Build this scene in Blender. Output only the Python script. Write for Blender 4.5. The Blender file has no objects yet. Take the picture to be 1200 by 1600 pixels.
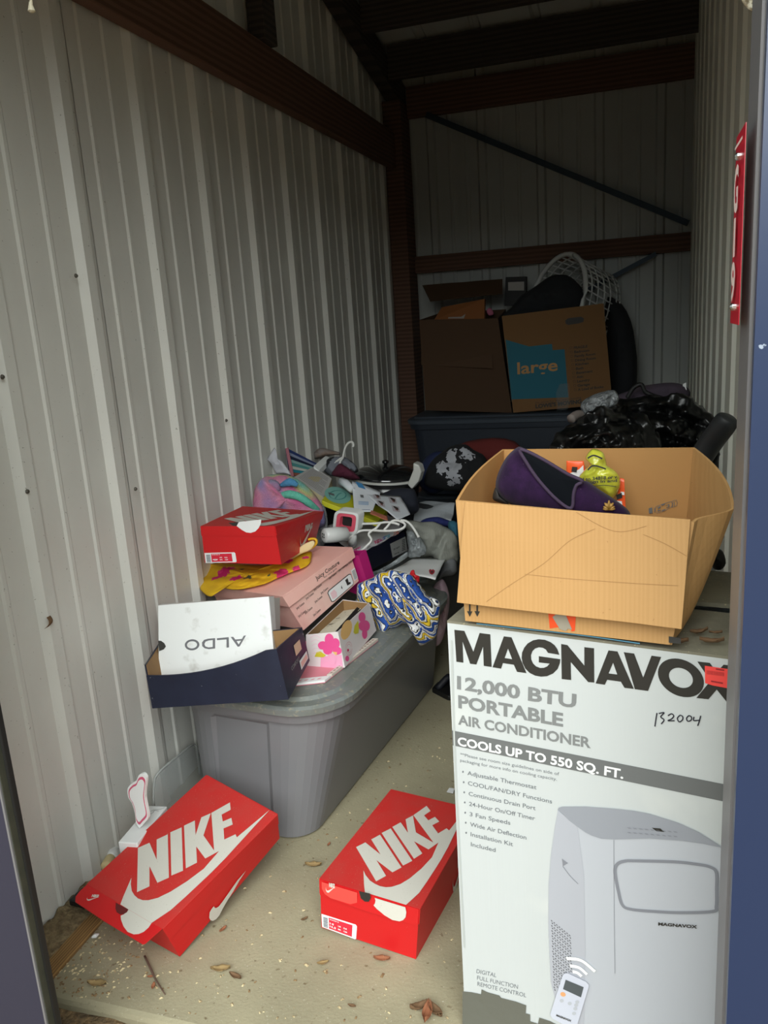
import bpy, math, random
import numpy as np
from mathutils import Vector, noise, geometry
random.seed(7)
S = bpy.context.scene
COL = S.collection

# ------------------------------------------------------------ camera
FPX = 1257.0
RM = np.array([[0.9533655859315371, 0.29472605600230145, -0.06504315086729379],
               [0.008441413819581032, -0.24145802564458163, -0.9703745485041058],
               [-0.30169985431574853, 0.9245726438550671, -0.2326856766986471]])
CP = np.array([0.0, 0.0, 1.25])
cd = bpy.data.cameras.new('camera')
cd.sensor_fit = 'VERTICAL'; cd.sensor_height = 36; cd.lens = FPX * 36 / 1600
cd.clip_start = .05; cd.clip_end = 200
co = bpy.data.objects.new('camera', cd); COL.objects.link(co)
from mathutils import Matrix
co.matrix_world = Matrix([[RM[0][0], -RM[1][0], -RM[2][0], CP[0]], [RM[0][1], -RM[1][1], -RM[2][1], CP[1]],
                          [RM[0][2], -RM[1][2], -RM[2][2], CP[2]], [0, 0, 0, 1]])
S.camera = co

# ------------------------------------------------------------ sky, exposure
W = bpy.data.worlds.new('sky'); S.world = W; W.use_nodes = True
nt = W.node_tree; bg = nt.nodes['Background']
tc = nt.nodes.new('ShaderNodeTexCoord'); sep = nt.nodes.new('ShaderNodeSeparateXYZ')
nt.links.new(tc.outputs['Generated'], sep.inputs[0])
rp = nt.nodes.new('ShaderNodeValToRGB'); nt.links.new(sep.outputs[2], rp.inputs[0])
rp.color_ramp.elements[0].color = (.54, .62, .60, 1); rp.color_ramp.elements[1].color = (.96, 1.03, 1.0, 1)
nt.links.new(rp.outputs[0], bg.inputs[0]); bg.inputs[1].default_value = 1.3
S.view_settings.view_transform = 'Standard'; S.view_settings.look = 'None'
S.view_settings.gamma = 1; S.view_settings.use_curve_mapping = False
S.view_settings.exposure = 0.84
sl_ = bpy.data.lights.new('hazy_sun', 'SUN'); sl_.energy = 2.3; sl_.angle = math.radians(58); sl_.color = (.97, 1.0, .98)
so_ = bpy.data.objects.new('hazy_sun', sl_); COL.objects.link(so_)
so_.rotation_euler = Vector((-.17, .79, -.52)).to_track_quat('-Z', 'Y').to_euler()

# ------------------------------------------------------------ pixel geometry helpers
def ray(x, y):
    return RM.T @ np.array([(x - 600) / FPX, (y - 800) / FPX, 1.0])
def hy(x, y, Y):                       # point of the view ray at depth Y
    r = ray(x, y); return CP + r * (Y / r[1])
def hz(x, y, z):                       # point of the view ray at height z
    r = ray(x, y); return CP + r * ((z - CP[2]) / r[2])
def hx(x, y, X):
    r = ray(x, y); return CP + r * (X / r[0])
def proj(p):
    q = RM @ (np.asarray(p, float) - CP); return np.array([600 + FPX * q[0] / q[2], 800 + FPX * q[1] / q[2]])
def lin(c):
    return tuple(((x / 255 / 12.92) if x / 255 <= .04045 else ((x / 255 + .055) / 1.055) ** 2.4) for x in c)

# ------------------------------------------------------------ materials
MATS = {}
def mat(name, col, rough=.6, metal=0, col2=None, nscale=8, nlo=.35, nhi=.65, bump=0, bscale=60, bdist=.002, kind='noise',
        stretch=(1, 1, 1), spec=.5, alpha=1, transm=0, sheen=0, coat=0, bands=None, detail=6):
    if name in MATS: return MATS[name]
    m = bpy.data.materials.new(name); m.use_nodes = True; MATS[name] = m
    t = m.node_tree; b = t.nodes['Principled BSDF']
    c = lin(col) + (1,)
    b.inputs['Base Color'].default_value = c; b.inputs['Roughness'].default_value = rough
    b.inputs['Metallic'].default_value = metal; b.inputs['Specular IOR Level'].default_value = spec
    if alpha < 1: b.inputs['Alpha'].default_value = alpha
    if transm: b.inputs['Transmission Weight'].default_value = transm
    if sheen: b.inputs['Sheen Weight'].default_value = sheen
    if coat: b.inputs['Coat Weight'].default_value = coat; b.inputs['Coat Roughness'].default_value = .15
    N = lambda k: t.nodes.new(k)
    co_ = N('ShaderNodeTexCoord'); mp = N('ShaderNodeMapping'); mp.inputs['Scale'].default_value = stretch
    t.links.new(co_.outputs['Object'], mp.inputs[0])
    if col2 is not None or bands:
        if kind == 'wave':
            n = N('ShaderNodeTexWave'); n.inputs['Scale'].default_value = nscale; n.inputs['Distortion'].default_value = 6
            if bands: n.wave_profile = 'SAW'; n.inputs['Distortion'].default_value = 7
            n.inputs['Detail'].default_value = 3; n.inputs['Detail Scale'].default_value = 1.2
            if 'timber' in name and 'tan' not in name: n.bands_direction = 'Z'; n.inputs['Distortion'].default_value = 2.5
            out = n.outputs['Fac']
        else:
            n = N('ShaderNodeTexNoise'); n.inputs['Scale'].default_value = nscale; n.inputs['Detail'].default_value = detail
            n.inputs['Roughness'].default_value = .6
            out = n.outputs['Fac']
        t.links.new(mp.outputs[0], n.inputs['Vector'])
        r = N('ShaderNodeValToRGB'); t.links.new(out, r.inputs[0])
        if bands:
            cr = r.color_ramp; cr.interpolation = 'CONSTANT' if bands[0] == 'C' else 'LINEAR'
            bl = bands[1]
            cr.elements[0].position = bl[0][0]; cr.elements[0].color = lin(bl[0][1]) + (1,)
            cr.elements[1].position = bl[1][0]; cr.elements[1].color = lin(bl[1][1]) + (1,)
            for p_, c_ in bl[2:]:
                e = cr.elements.new(p_); e.color = lin(c_) + (1,)
        else:
            r.color_ramp.elements[0].position = nlo; r.color_ramp.elements[0].color = c
            r.color_ramp.elements[1].position = nhi; r.color_ramp.elements[1].color = lin(col2) + (1,)
        t.links.new(r.outputs[0], b.inputs['Base Color'])
    if bump:
        n2 = N('ShaderNodeTexNoise'); n2.inputs['Scale'].default_value = bscale; n2.inputs['Detail'].default_value = 5
        t.links.new(mp.outputs[0], n2.inputs['Vector'])
        bp = N('ShaderNodeBump'); bp.inputs['Strength'].default_value = bump; bp.inputs['Distance'].default_value = bdist
        t.links.new(n2.outputs['Fac'], bp.inputs['Height']); t.links.new(bp.outputs[0], b.inputs['Normal'])
    return m

def dirt(m, col, scale=300, lo=.62, hi=.68, mixcol=None):
    """small specks of dirt on top of a material"""
    t = m.node_tree; b = t.nodes['Principled BSDF']; inp = b.inputs['Base Color']
    co_ = t.nodes.new('ShaderNodeTexCoord'); n = t.nodes.new('ShaderNodeTexNoise'); n.inputs['Scale'].default_value = scale
    n.inputs['Detail'].default_value = 3
    t.links.new(co_.outputs['Object'], n.inputs['Vector'])
    r = t.nodes.new('ShaderNodeValToRGB'); r.color_ramp.elements[0].position = lo; r.color_ramp.elements[1].position = hi
    t.links.new(n.outputs['Fac'], r.inputs[0])
    mx = t.nodes.new('ShaderNodeMix'); mx.data_type = 'RGBA'
    t.links.new(r.outputs[0], mx.inputs['Factor'])
    if inp.is_linked: t.links.new(inp.links[0].from_socket, mx.inputs['A'])
    else: mx.inputs['A'].default_value = inp.default_value
    mx.inputs['B'].default_value = lin(col) + (1,)
    t.links.new(mx.outputs['Result'], inp)
    return m

def spots(m, lst, nscale=40, namp=.25):
    """printed patches: lst of (centre in object space, radius, colour) with ragged edges"""
    t = m.node_tree; b = t.nodes['Principled BSDF']; inp = b.inputs['Base Color']
    co_ = t.nodes.new('ShaderNodeTexCoord'); n = t.nodes.new('ShaderNodeTexNoise'); n.inputs['Scale'].default_value = nscale
    t.links.new(co_.outputs['Object'], n.inputs['Vector'])
    sub = t.nodes.new('ShaderNodeMath'); sub.operation = 'SUBTRACT'; sub.inputs[1].default_value = .5
    t.links.new(n.outputs['Fac'], sub.inputs[0])
    for c, r, colr in lst:
        d = t.nodes.new('ShaderNodeVectorMath'); d.operation = 'DISTANCE'; d.inputs[1].default_value = tuple(c)
        t.links.new(co_.outputs['Object'], d.inputs[0])
        mul = t.nodes.new('ShaderNodeMath'); mul.operation = 'MULTIPLY_ADD'; mul.inputs[1].default_value = r * 4 * namp
        t.links.new(sub.outputs[0], mul.inputs[0]); t.links.new(d.outputs['Value'], mul.inputs[2])
        lt = t.nodes.new('ShaderNodeMath'); lt.operation = 'LESS_THAN'; lt.inputs[1].default_value = r
        t.links.new(mul.outputs[0], lt.inputs[0])
        mx = t.nodes.new('ShaderNodeMix'); mx.data_type = 'RGBA'
        t.links.new(lt.outputs[0], mx.inputs['Factor'])
        if inp.is_linked: t.links.new(inp.links[0].from_socket, mx.inputs['A'])
        else: mx.inputs['A'].default_value = inp.default_value
        mx.inputs['B'].default_value = lin(colr) + (1,)
        t.links.new(mx.outputs['Result'], inp)
    return m

# ------------------------------------------------------------ mesh building
class MB:
    def __init__(s): s.v = []; s.f = []
    def add(s, vs, fs):
        o = len(s.v); s.v += [tuple(map(float, v)) for v in vs]; s.f += [tuple(i + o for i in f) for f in fs]; return s
    def hexa(s, p):
        return s.add(p, [(0, 3, 2, 1), (4, 5, 6, 7), (0, 1, 5, 4), (1, 2, 6, 5), (2, 3, 7, 6), (3, 0, 4, 7)])
    def box(s, a, b):
        x0, y0, z0 = a; x1, y1, z1 = b
        return s.hexa([(x0, y0, z0), (x1, y0, z0), (x1, y1, z0), (x0, y1, z0), (x0, y0, z1), (x1, y0, z1), (x1, y1, z1), (x0, y1, z1)])
    def tube(s, pts, r, n=8, smooth=0):
        pts = [np.asarray(p, float) for p in pts]
        if smooth: pts = catmull(pts, smooth, closed=False)
        rings = []; up = np.array([.13, .31, 1.0])
        R_ = r if hasattr(r, '__len__') else [r] * len(pts)
        if len(R_) != len(pts): R_ = np.interp(np.linspace(0, 1, len(pts)), np.linspace(0, 1, len(R_)), R_)
        for i, p in enumerate(pts):
            d = pts[min(i + 1, len(pts) - 1)] - pts[max(i - 1, 0)]; d = d / (np.linalg.norm(d) + 1e-9)
            a = np.cross(d, up); 
            if np.linalg.norm(a) < 1e-3: a = np.cross(d, [1, 0, 0])
            a /= np.linalg.norm(a); b = np.cross(d, a)
            rings.append([p + R_[i] * (a * math.cos(2 * math.pi * k / n) + b * math.sin(2 * math.pi * k / n)) for k in range(n)])
        vs = [q for rg in rings for q in rg]; fs = []
        for i in range(len(rings) - 1):
            for k in range(n):
                fs.append((i * n + k, i * n + (k + 1) % n, (i + 1) * n + (k + 1) % n, (i + 1) * n + k))
        fs.append(tuple(range(n - 1, -1, -1))); fs.append(tuple((len(rings) - 1) * n + k for k in range(n)))
        return s.add(vs, fs)
    def grid(s, fn, nu, nv, thick=0, nrm=None):
        """sheet fn(u,v); with thick a closed slab along nrm(u,v) or constant vector"""
        P = [[np.asarray(fn(i / nu, j / nv), float) for i in range(nu + 1)] for j in range(nv + 1)]
        A = [p for row in P for p in row]; w = nu + 1; fs = []
        for j in range(nv):
            for i in range(nu): fs.append((j * w + i, j * w + i + 1, (j + 1) * w + i + 1, (j + 1) * w + i))
        if not thick: return s.add(A, fs)
        n = len(A); nr = np.asarray(nrm, float); B = [p - nr * thick for p in A]
        fs += [tuple(i + n for i in reversed(f)) for f in fs]
        rim = [i for i in range(w)] + [j * w + nu for j in range(1, nv + 1)] + [nv * w + i for i in range(nu - 1, -1, -1)] + [j * w for j in range(nv - 1, 0, -1)]
        for a, b in zip(rim, rim[1:] + rim[:1]): fs.append((b, a, a + n, b + n))
        return s.add(A + B, fs)
    def lathe(s, c, prof, n=32, sx=1, sy=1, frame=None):
        """prof: (radius, height) from bottom to top, around c; frame: 3 vectors"""
        c = np.asarray(c, float); X, Y, Z = frame if frame is not None else (np.array([1., 0, 0]), np.array([0, 1., 0]), np.array([0, 0, 1.]))
        vs = []; fs = []
        for r, h in prof:
            for k in range(n):
                a = 2 * math.pi * k / n; vs.append(c + X * r * sx * math.cos(a) + Y * r * sy * math.sin(a) + Z * h)
        for i in range(len(prof) - 1):
            for k in range(n): fs.append((i * n + k, i * n + (k + 1) % n, (i + 1) * n + (k + 1) % n, (i + 1) * n + k))
        fs.append(tuple(range(n - 1, -1, -1))); fs.append(tuple((len(prof) - 1) * n + k for k in range(n)))
        return s.add(vs, fs)
    def prism(s, poly, off):
        """poly: list of 3-D points, extruded by vector off; triangulated caps"""
        poly = [np.asarray(p, float) for p in poly]; off = np.asarray(off, float); n = len(poly)
        tri = geometry.tessellate_polygon([[Vector(p) for p in poly]])
        fs = [tuple(t) for t in tri] + [tuple(i + n for i in reversed(t)) for t in tri]
        fs += [(i, (i + 1) % n, (i + 1) % n + n, i + n) for i in range(n)]
        return s.add(poly + [p + off for p in poly], fs)

def catmull(pts, k, closed=True):
    pts = [np.asarray(p, float) for p in pts]; n = len(pts); out = []
    rng_ = range(n) if closed else range(n - 1)
    for i in rng_:
        if closed: a, b, c, d = pts[i - 1], pts[i], pts[(i + 1) % n], pts[(i + 2) % n]
        else: a, b, c, d = pts[max(i - 1, 0)], pts[i], pts[i + 1], pts[min(i + 2, n - 1)]
        for j in range(k):
            t = j / k
            out.append(.5 * ((2 * b) + (-a + c) * t + (2 * a - 5 * b + 4 * c - d) * t * t + (-a + 3 * b - 3 * c + d) * t ** 3))
    if not closed: out.append(pts[-1])
    return out

WL = {}
def wl(o):
    return WL[o.name] if o is not None else np.zeros(3)
def tag(o, label=None, cat=None, group=None, kind=None):
    if label: o['label'] = label
    if cat: o['category'] = cat
    if group: o['group'] = group
    if kind: o['kind'] = kind
    return o
def thing(name, label, cat, loc, group=None):
    o = bpy.data.objects.new(name, None); COL.objects.link(o); o.empty_display_size = .05
    o.location = tuple(map(float, loc)); WL[o.name] = np.array(loc, float); return tag(o, label, cat, group)
def obj(name, mb, m, parent=None, smooth=False, bevel=0, label=None, recalc=True):
    me = bpy.data.meshes.new(name); o = bpy.data.objects.new(name, me)
    V = np.array(mb.v)
    if parent is not None: org = wl(parent)
    else: org = np.array([(V[:, 0].min() + V[:, 0].max()) / 2, (V[:, 1].min() + V[:, 1].max()) / 2, V[:, 2].min()])
    me.from_pydata([tuple(p) for p in (V - org)], [], mb.f); me.materials.append(m)
    if recalc:
        import bmesh
        bm = bmesh.new(); bm.from_mesh(me); bmesh.ops.recalc_face_normals(bm, faces=bm.faces[:]); bm.to_mesh(me); bm.free()
    if smooth:
        for p in me.polygons: p.use_smooth = True
    COL.objects.link(o)
    if parent is not None: o.parent = parent
    else: o.location = tuple(org)
    WL[o.name] = org
    if bevel:
        md = o.modifiers.new('bevel', 'BEVEL'); md.width = bevel; md.segments = 2; md.limit_method = 'ANGLE'; md.angle_limit = .6
    if label: o['label'] = label
    return o

# ------------------------------------------------------------ skewed boxes
def eul(a, b, c):
    a, b, c = map(math.radians, (a, b, c))
    ca, sa, cb, sb, cc, sc = math.cos(a), math.sin(a), math.cos(b), math.sin(b), math.cos(c), math.sin(c)
    return np.array([[cc * cb, cc * sb * sa - sc * ca, cc * sb * ca + sc * sa], [sc * cb, sc * sb * sa + cc * ca, sc * sb * ca - cc * sa], [-sb, cb * sa, cb * ca]])
class Hex:
    """a (slightly crushed) box: trilinear map of 8 corners, u right, v away, w up"""
    def __init__(s, loc=None, rot=None, dims=None, pix=None, scale=1.0, corners=None):
        if corners is not None: s.c = np.array(corners, float).reshape(2, 2, 2, 3)
        else:
            loc = CP + scale * (np.array(loc) - CP); dims = np.array(dims) * scale; M = eul(*rot)
            s.c = np.zeros((2, 2, 2, 3))
            for i in (0, 1):
                for j in (0, 1):
                    for k in (0, 1): s.c[i, j, k] = loc + M @ (np.array([i - .5, j - .5, k]) * dims)
        for (i, j, k), (x, y) in (pix or {}).items():
            d = ray(x, y); d /= np.linalg.norm(d); s.c[i, j, k] = CP + d * np.dot(s.c[i, j, k] - CP, d)
        s.d = np.array([np.linalg.norm(s.c[1, 0, 0] - s.c[0, 0, 0]), np.linalg.norm(s.c[0, 1, 0] - s.c[0, 0, 0]), np.linalg.norm(s.c[0, 0, 1] - s.c[0, 0, 0])])
    def __call__(s, u, v, w):
        r = 0
        for i in (0, 1):
            for j in (0, 1):
                for k in (0, 1): r = r + s.c[i, j, k] * ((u if i else 1 - u) * (v if j else 1 - v) * (w if k else 1 - w))
        return r
    def slab(s, mb, u0, u1, v0, v1, w0, w1, n=(1, 1, 1), warp=None):
        """slab in box coordinates, subdivided, optional warp(u,v,w)->offset vector"""
        if n == (1, 1, 1): n = tuple(6 if b - a > .3 else 1 for a, b in ((u0, u1), (v0, v1), (w0, w1)))
        nu, nv, nw = n; idx = {}; vs = []; fs = []
        def V(i, j, k):
            key = (i, j, k)
            if key not in idx:
                u = u0 + (u1 - u0) * i / nu; v = v0 + (v1 - v0) * j / nv; w = w0 + (w1 - w0) * k / nw
                p = s(u, v, w)
                if warp is not None: p = p + warp(u, v, w)
                idx[key] = len(vs); vs.append(p)
            return idx[key]
        for i in range(nu):
            for j in range(nv):
                fs.append((V(i, j, 0), V(i, j + 1, 0), V(i + 1, j + 1, 0), V(i + 1, j, 0))); fs.append((V(i, j, nw), V(i + 1, j, nw), V(i + 1, j + 1, nw), V(i, j + 1, nw)))
        for i in range(nu):
            for k in range(nw):
                fs.append((V(i, 0, k), V(i + 1, 0, k), V(i + 1, 0, k + 1), V(i, 0, k + 1))); fs.append((V(i, nv, k), V(i, nv, k + 1), V(i + 1, nv, k + 1), V(i + 1, nv, k)))
        for j in range(nv):
            for k in range(nw):
                fs.append((V(0, j, k), V(0, j, k + 1), V(0, j + 1, k + 1), V(0, j + 1, k))); fs.append((V(nu, j, k), V(nu, j + 1, k), V(nu, j + 1, k + 1), V(nu, j, k + 1)))
        mb.add(vs, fs)
    def top(s, w=1): return Face(lambda u, v: s(u, v, w), s.d[0], s.d[1])
    def front(s): return Face(lambda u, v: s(u, 0, v), s.d[0], s.d[2])
    def right(s): return Face(lambda u, v: s(1, u, v), s.d[1], s.d[2])
    def base(s): return (s(.5, .5, 0))

class Face:
    """a surface (u,v in 0..1, metric size du x dv) that prints can be laid on"""
    def __init__(s, fn, du, dv): s.fn = fn; s.du = du; s.dv = dv
    def at(s, u, v, lift=1):
        p = s.fn(u, v); e = 1e-3; n = np.cross(s.fn(u + e, v) - p, s.fn(u, v + e) - p); n /= np.linalg.norm(n)
        if np.dot(n, CP - p) < 0: n = -n
        return p + n * .0006 * lift
    def inv(s, x, y):
        q = np.array([.5, .5]); e = 1e-4
        for _ in range(25):
            f = proj(s.fn(*q)) - (x, y)
            J = np.stack([(proj(s.fn(q[0] + e, q[1])) - proj(s.fn(*q))) / e, (proj(s.fn(q[0], q[1] + e)) - proj(s.fn(*q))) / e], 1)
            st = np.linalg.solve(J, f); q = q - np.clip(st, -1, 1)
            if np.abs(st).max() < 1e-7: break
        return q

_tc = {}
def text2d(body, bold=0.0):
    key = (body, bold)
    if key in _tc: return _tc[key]
    def ev(t):
        c = bpy.data.curves.new('t', 'FONT'); c.body = t; c.offset = bold; c.resolution_u = 3
        o = bpy.data.objects.new('t', c); COL.objects.link(o)
        dg = bpy.context.evaluated_depsgraph_get(); dg.update()
        me = bpy.data.meshes.new_from_object(o.evaluated_get(dg))
        v = np.array([(a.co.x, a.co.y) for a in me.vertices]); f = [tuple(p.vertices) for p in me.polygons]
        bpy.data.objects.remove(o); bpy.data.curves.remove(c); bpy.data.meshes.remove(me)
        return v, f
    if ('H', bold) not in _tc and body != 'H': text2d('H', bold)
    v, f = ev(body)
    cap = v[:, 1].max() - v[:, 1].min() if body == 'H' else _tc[('H', bold)][2]
    v[:, 0] -= v[:, 0].min(); wd = v[:, 0].max()
    v = np.stack([v[:, 0] / wd, v[:, 1] / cap], 1)
    _tc[key] = (v, f, cap, wd / cap); return _tc[key]

class Prints:
    """flat print on a face, one child mesh per ink"""
    def __init__(s, face, parent): s.face = face; s.parent = parent; s.mb = {}
    def _m(s, ink, name): return s.mb.setdefault((name, ink), MB())
    def uv(s, ink, pts, name='print', lift=1, holes=()):
        """polygon in face (u,v)"""
        rings = [pts] + list(holes)
        tri = geometry.tessellate_polygon([[Vector((p[0] * s.face.du, p[1] * s.face.dv, 0)) for p in r] for r in rings])
        allp = [p for r in rings for p in r]
        s._m(ink, name).add([s.face.at(p[0], p[1], lift) for p in allp], [tuple(t) for t in tri])
    def px(s, ink, pts, name='print', lift=1, holes=()):
        q_ = [s.face.inv(*p) for p in pts]
        if max(abs(a - .5) for p in q_ for a in p) > 1.2: return
        s.uv(ink, q_, name, lift, [[s.face.inv(*p) for p in h] for h in holes])
    def line(s, ink, pts, wd, name='print', lift=1, k=6):
        """stroke through pixel points, width in metres"""
        q = [s.face.inv(*p) * (s.face.du, s.face.dv) for p in pts]
        if len(q) > 2: q = catmull(q, k, closed=False)
        L = []; Rr = []
        for i, p in enumerate(q):
            d = q[min(i + 1, len(q) - 1)] - q[max(i - 1, 0)]; d = d / (np.linalg.norm(d) + 1e-9); n = np.array([-d[1], d[0]]) * wd / 2
            L.append(p + n); Rr.append(p - n)
        vs = L + Rr; n = len(q)
        s._m(ink, name).add([s.face.at(a[0] / s.face.du, a[1] / s.face.dv, lift) for a in vs], [(i, i + 1, n + i + 1, n + i) for i in range(n - 1)])
    def ell(s, ink, c, rx, ry, name='print', lift=1, ang=0, n=16):
        ca, sa = math.cos(ang), math.sin(ang)
        s.px(ink, [(c[0] + rx * math.cos(t) * ca - ry * math.sin(t) * sa, c[1] + rx * math.cos(t) * sa + ry * math.sin(t) * ca) for t in [2 * math.pi * k / n for k in range(n)]], name, lift)
    def text(s, ink, body, p0, p1, pt, bold=0, name='printed_lettering', lift=1):
        f = s.face; D = np.array([f.du, f.dv]); A, B, T = [f.inv(*p) * D for p in (p0, p1, pt)]
        s.textm(ink, body, A, B - A, T - A, bold, name, lift)
    def textm(s, ink, body, A, ex, ey, bold=0, name='printed_lettering', lift=1):
        f = s.face; v, fc, _, _ = text2d(body, bold)
        q = np.array(A) + v[:, :1] * np.array(ex) + v[:, 1:] * np.array(ey)
        s._m(ink, name).add([f.at(a / f.du, b / f.dv, lift) for a, b in q], fc)
    def done(s):
        for (name, ink), mb in s.mb.items():
            o = obj(name, mb, ink, s.parent, recalc=False)
            if len(mb.f) > 40 or 'text' in name or 'barcode' in name or 'letter' in name: o['kind'] = 'stuff'

# ------------------------------------------------------------ soft shapes
def ridged(p, f, seed=0):
    q = Vector((p[0] * f + seed * 7.3, p[1] * f + seed * 3.1, p[2] * f - seed * 5.7))
    return 1 - 2 * abs(noise.noise(q)) * 1.6
def crump(p, f, seed=0, octv=3):
    a = 0; w = 1; t = 0
    for k in range(octv):
        a += w * ridged(p, f * (1.9 ** k), seed + k); t += w; w *= .55
    return a / t
def pillow(name, outline, Y, thick, m, parent=None, amp=.01, freq=12, k=4, rings=12, back=.6, seed=0, smooth=True, edge=.35, octv=3, dirz=.25, fold=None):
    """closed soft body: outline in pixels (x,y[,Y]), bulging both ways"""
    o3 = [hy(p[0], p[1], p[2] if len(p) > 2 else Y) for p in outline]
    ring = catmull(o3, k) if smooth else o3
    c = sum(ring) / len(ring); n = len(ring)
    dv = CP - c; dv /= np.linalg.norm(dv)
    mb = MB(); vs = []; fs = []
    def pt(p, r, sgn):
        base = c + (p - c) * r
        h = math.sqrt(max(0, 1 - r ** 2.6)) * thick * (1 if sgn > 0 else back)
        a = crump(base * (1, 1, 1) + (0, 0, .3 * sgn), freq, seed, octv) * amp * (edge + (1 - edge) * math.sqrt(max(0, 1 - r * r)))
        if fold is not None:
            fd, ff_, fa_ = fold; fd = np.array(fd, float); fd /= np.linalg.norm(fd)
            ph = np.dot(base, fd) * ff_ * 6.283 + 3.2 * noise.noise(Vector((base[0] * 6 + seed, base[1] * 6, base[2] * 6)))
            a += fa_ * (abs(math.sin(ph / 2)) ** .7 - .5) * math.sqrt(max(0, 1 - r * r) + .08)
        q = base + dv * sgn * (h + a * 1.0)
        if r > .9: q = q + (p - c) / (np.linalg.norm(p - c) + 1e-6) * a * .35
        return q
    for i in range(rings, 0, -1):
        for p in ring: vs.append(pt(p, i / rings, 1))
    vs.append(pt(c, 0, 1)); top = len(vs) - 1; b0 = len(vs)
    for i in range(rings - 1, 0, -1):
        for p in ring: vs.append(pt(p, i / rings, -1))
    vs.append(pt(c, 0, -1)); bot = len(vs) - 1
    for i in range(rings - 1):
        for j in range(n): fs.append((i * n + j, i * n + (j + 1) % n, (i + 1) * n + (j + 1) % n, (i + 1) * n + j))
    for j in range(n): fs.append(((rings - 1) * n + j, (rings - 1) * n + (j + 1) % n, top))
    for j in range(n): fs.append(((j + 1) % n, j, b0 + j, b0 + (j + 1) % n))
    for i in range(rings - 2):
        for j in range(n): fs.append((b0 + i * n + (j + 1) % n, b0 + i * n + j, b0 + (i + 1) * n + j, b0 + (i + 1) * n + (j + 1) % n))
    for j in range(n): fs.append((b0 + (rings - 2) * n + (j + 1) % n, b0 + (rings - 2) * n + j, bot))
    mb.add(vs, fs)
    return obj(name, mb, m, parent, smooth=True)
def sheetface(c4, amp=0.0, freq=20, seed=0, bend=None):
    """bilinear patch through 4 world corners (00,10,11,01) with crumple"""
    a, b, c, d = [np.asarray(p, float) for p in c4]
    n = np.cross(b - a, d - a); n /= np.linalg.norm(n)
    if np.dot(n, CP - a) < 0: n = -n
    def fn(u, v):
        p = a * (1 - u) * (1 - v) + b * u * (1 - v) + c * u * v + d * (1 - u) * v
        if amp: p = p + n * amp * noise.noise(Vector((p[0] * freq + seed, p[1] * freq, p[2] * freq)))
        if bend: p = p + n * bend(u, v)
        return p
    return Face(fn, np.linalg.norm(b - a), np.linalg.norm(d - a)), n
def sheet(name, c4, m, parent=None, amp=0.0, freq=20, seed=0, thick=.001, nu=10, nv=10, bend=None, label=None):
    f, n = sheetface(c4, amp, freq, seed, bend)
    mb = MB().grid(f.fn, nu, nv, thick, n)
    return obj(name, mb, m, parent, smooth=thick < .002 and amp > 0, label=label), f

# ============================================================ MATERIALS
M_wall = mat('painted_steel', (220, 220, 214), .38, bump=.05, bscale=9, bdist=.01, col2=(211, 210, 204), nscale=2.5)
dirt(M_wall, (150, 148, 138), 140, .70, .74)
M_wallr = mat('cream_steel', (242, 242, 230), .42, bump=.05, bscale=9, bdist=.01)
M_wood = mat('old_timber', (108, 78, 62), .8, col2=(88, 62, 48), kind='wave', nscale=5, stretch=(.5, .5, 3), bump=.4, bscale=50)
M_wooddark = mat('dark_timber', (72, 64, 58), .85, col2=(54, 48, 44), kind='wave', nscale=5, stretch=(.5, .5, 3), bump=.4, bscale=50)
M_sill = mat('tan_timber', (158, 122, 70), .8, col2=(122, 92, 54), kind='wave', nscale=8, stretch=(6, .6, 1), bump=.5, bscale=80)
M_conc = mat('concrete', (166, 158, 130), .85, col2=(144, 137, 112), nscale=3.2, nlo=.3, nhi=.7, bump=.35, bscale=150, bdist=.003, detail=10)
dirt(M_conc, (118, 104, 78), 70, .66, .74); dirt(M_conc, (196, 190, 172), 260, .69, .73); dirt(M_conc, (128, 118, 96), 1.6, .45, .9)
M_gravel = mat('leaf_litter', (150, 122, 86), .95, col2=(96, 80, 60), nscale=60, bump=1, bscale=90, bdist=.01)
M_navy = mat('navy_steel', (32, 47, 78), .35, coat=.2, bump=.03, bscale=12, bdist=.01)
dirt(M_navy, (150, 160, 176), 60, .745, .76)
M_navyd = mat('dark_navy_steel', (44, 44, 60), .5, bump=.05, bscale=12, bdist=.01)
M_edge = mat('grey_edge_steel', (118, 116, 118), .45, metal=.15)
M_edgeg = mat('greenish_edge', (40, 44, 36), .6, col2=(58, 58, 46), nscale=20)
M_black = mat('black_rubber', (18, 18, 18), .6)
M_strap = mat('blue_grey_strap', (48, 62, 74), .5, metal=.3)
M_signred = mat('sign_red', (216, 38, 62), .3, coat=.4)
M_signwhite = mat('sign_white', (250, 226, 220), .4)
M_chrome = mat('zinc', (190, 195, 195), .25, metal=1)
M_wallb = mat('shaded_steel', (172, 175, 171), .4, bump=.05, bscale=9, bdist=.01)  # same wall paint, darkened so the colour carries the shade at the back
M_roof = mat('roof_steel', (196, 200, 198), .4)

# ============================================================ STRUCTURE
XL, XR, YB = -1.238, .262, 4.37
YF, DOORY = .82, 1.04
def roofz(y): return 2.445 + .24 * (4.35 - y)
def struct(name, mb, m, parent=None, bevel=0, smooth=False):
    o = obj(name, mb, m, parent, bevel=bevel, smooth=smooth)
    if parent is None: o['kind'] = 'structure'
    return o
def sempty(name, loc=(0, 0, 0)):
    o = bpy.data.objects.new(name, None); COL.objects.link(o); o.location = loc; WL[o.name] = np.array(loc, float); o['kind'] = 'structure'; return o

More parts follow.
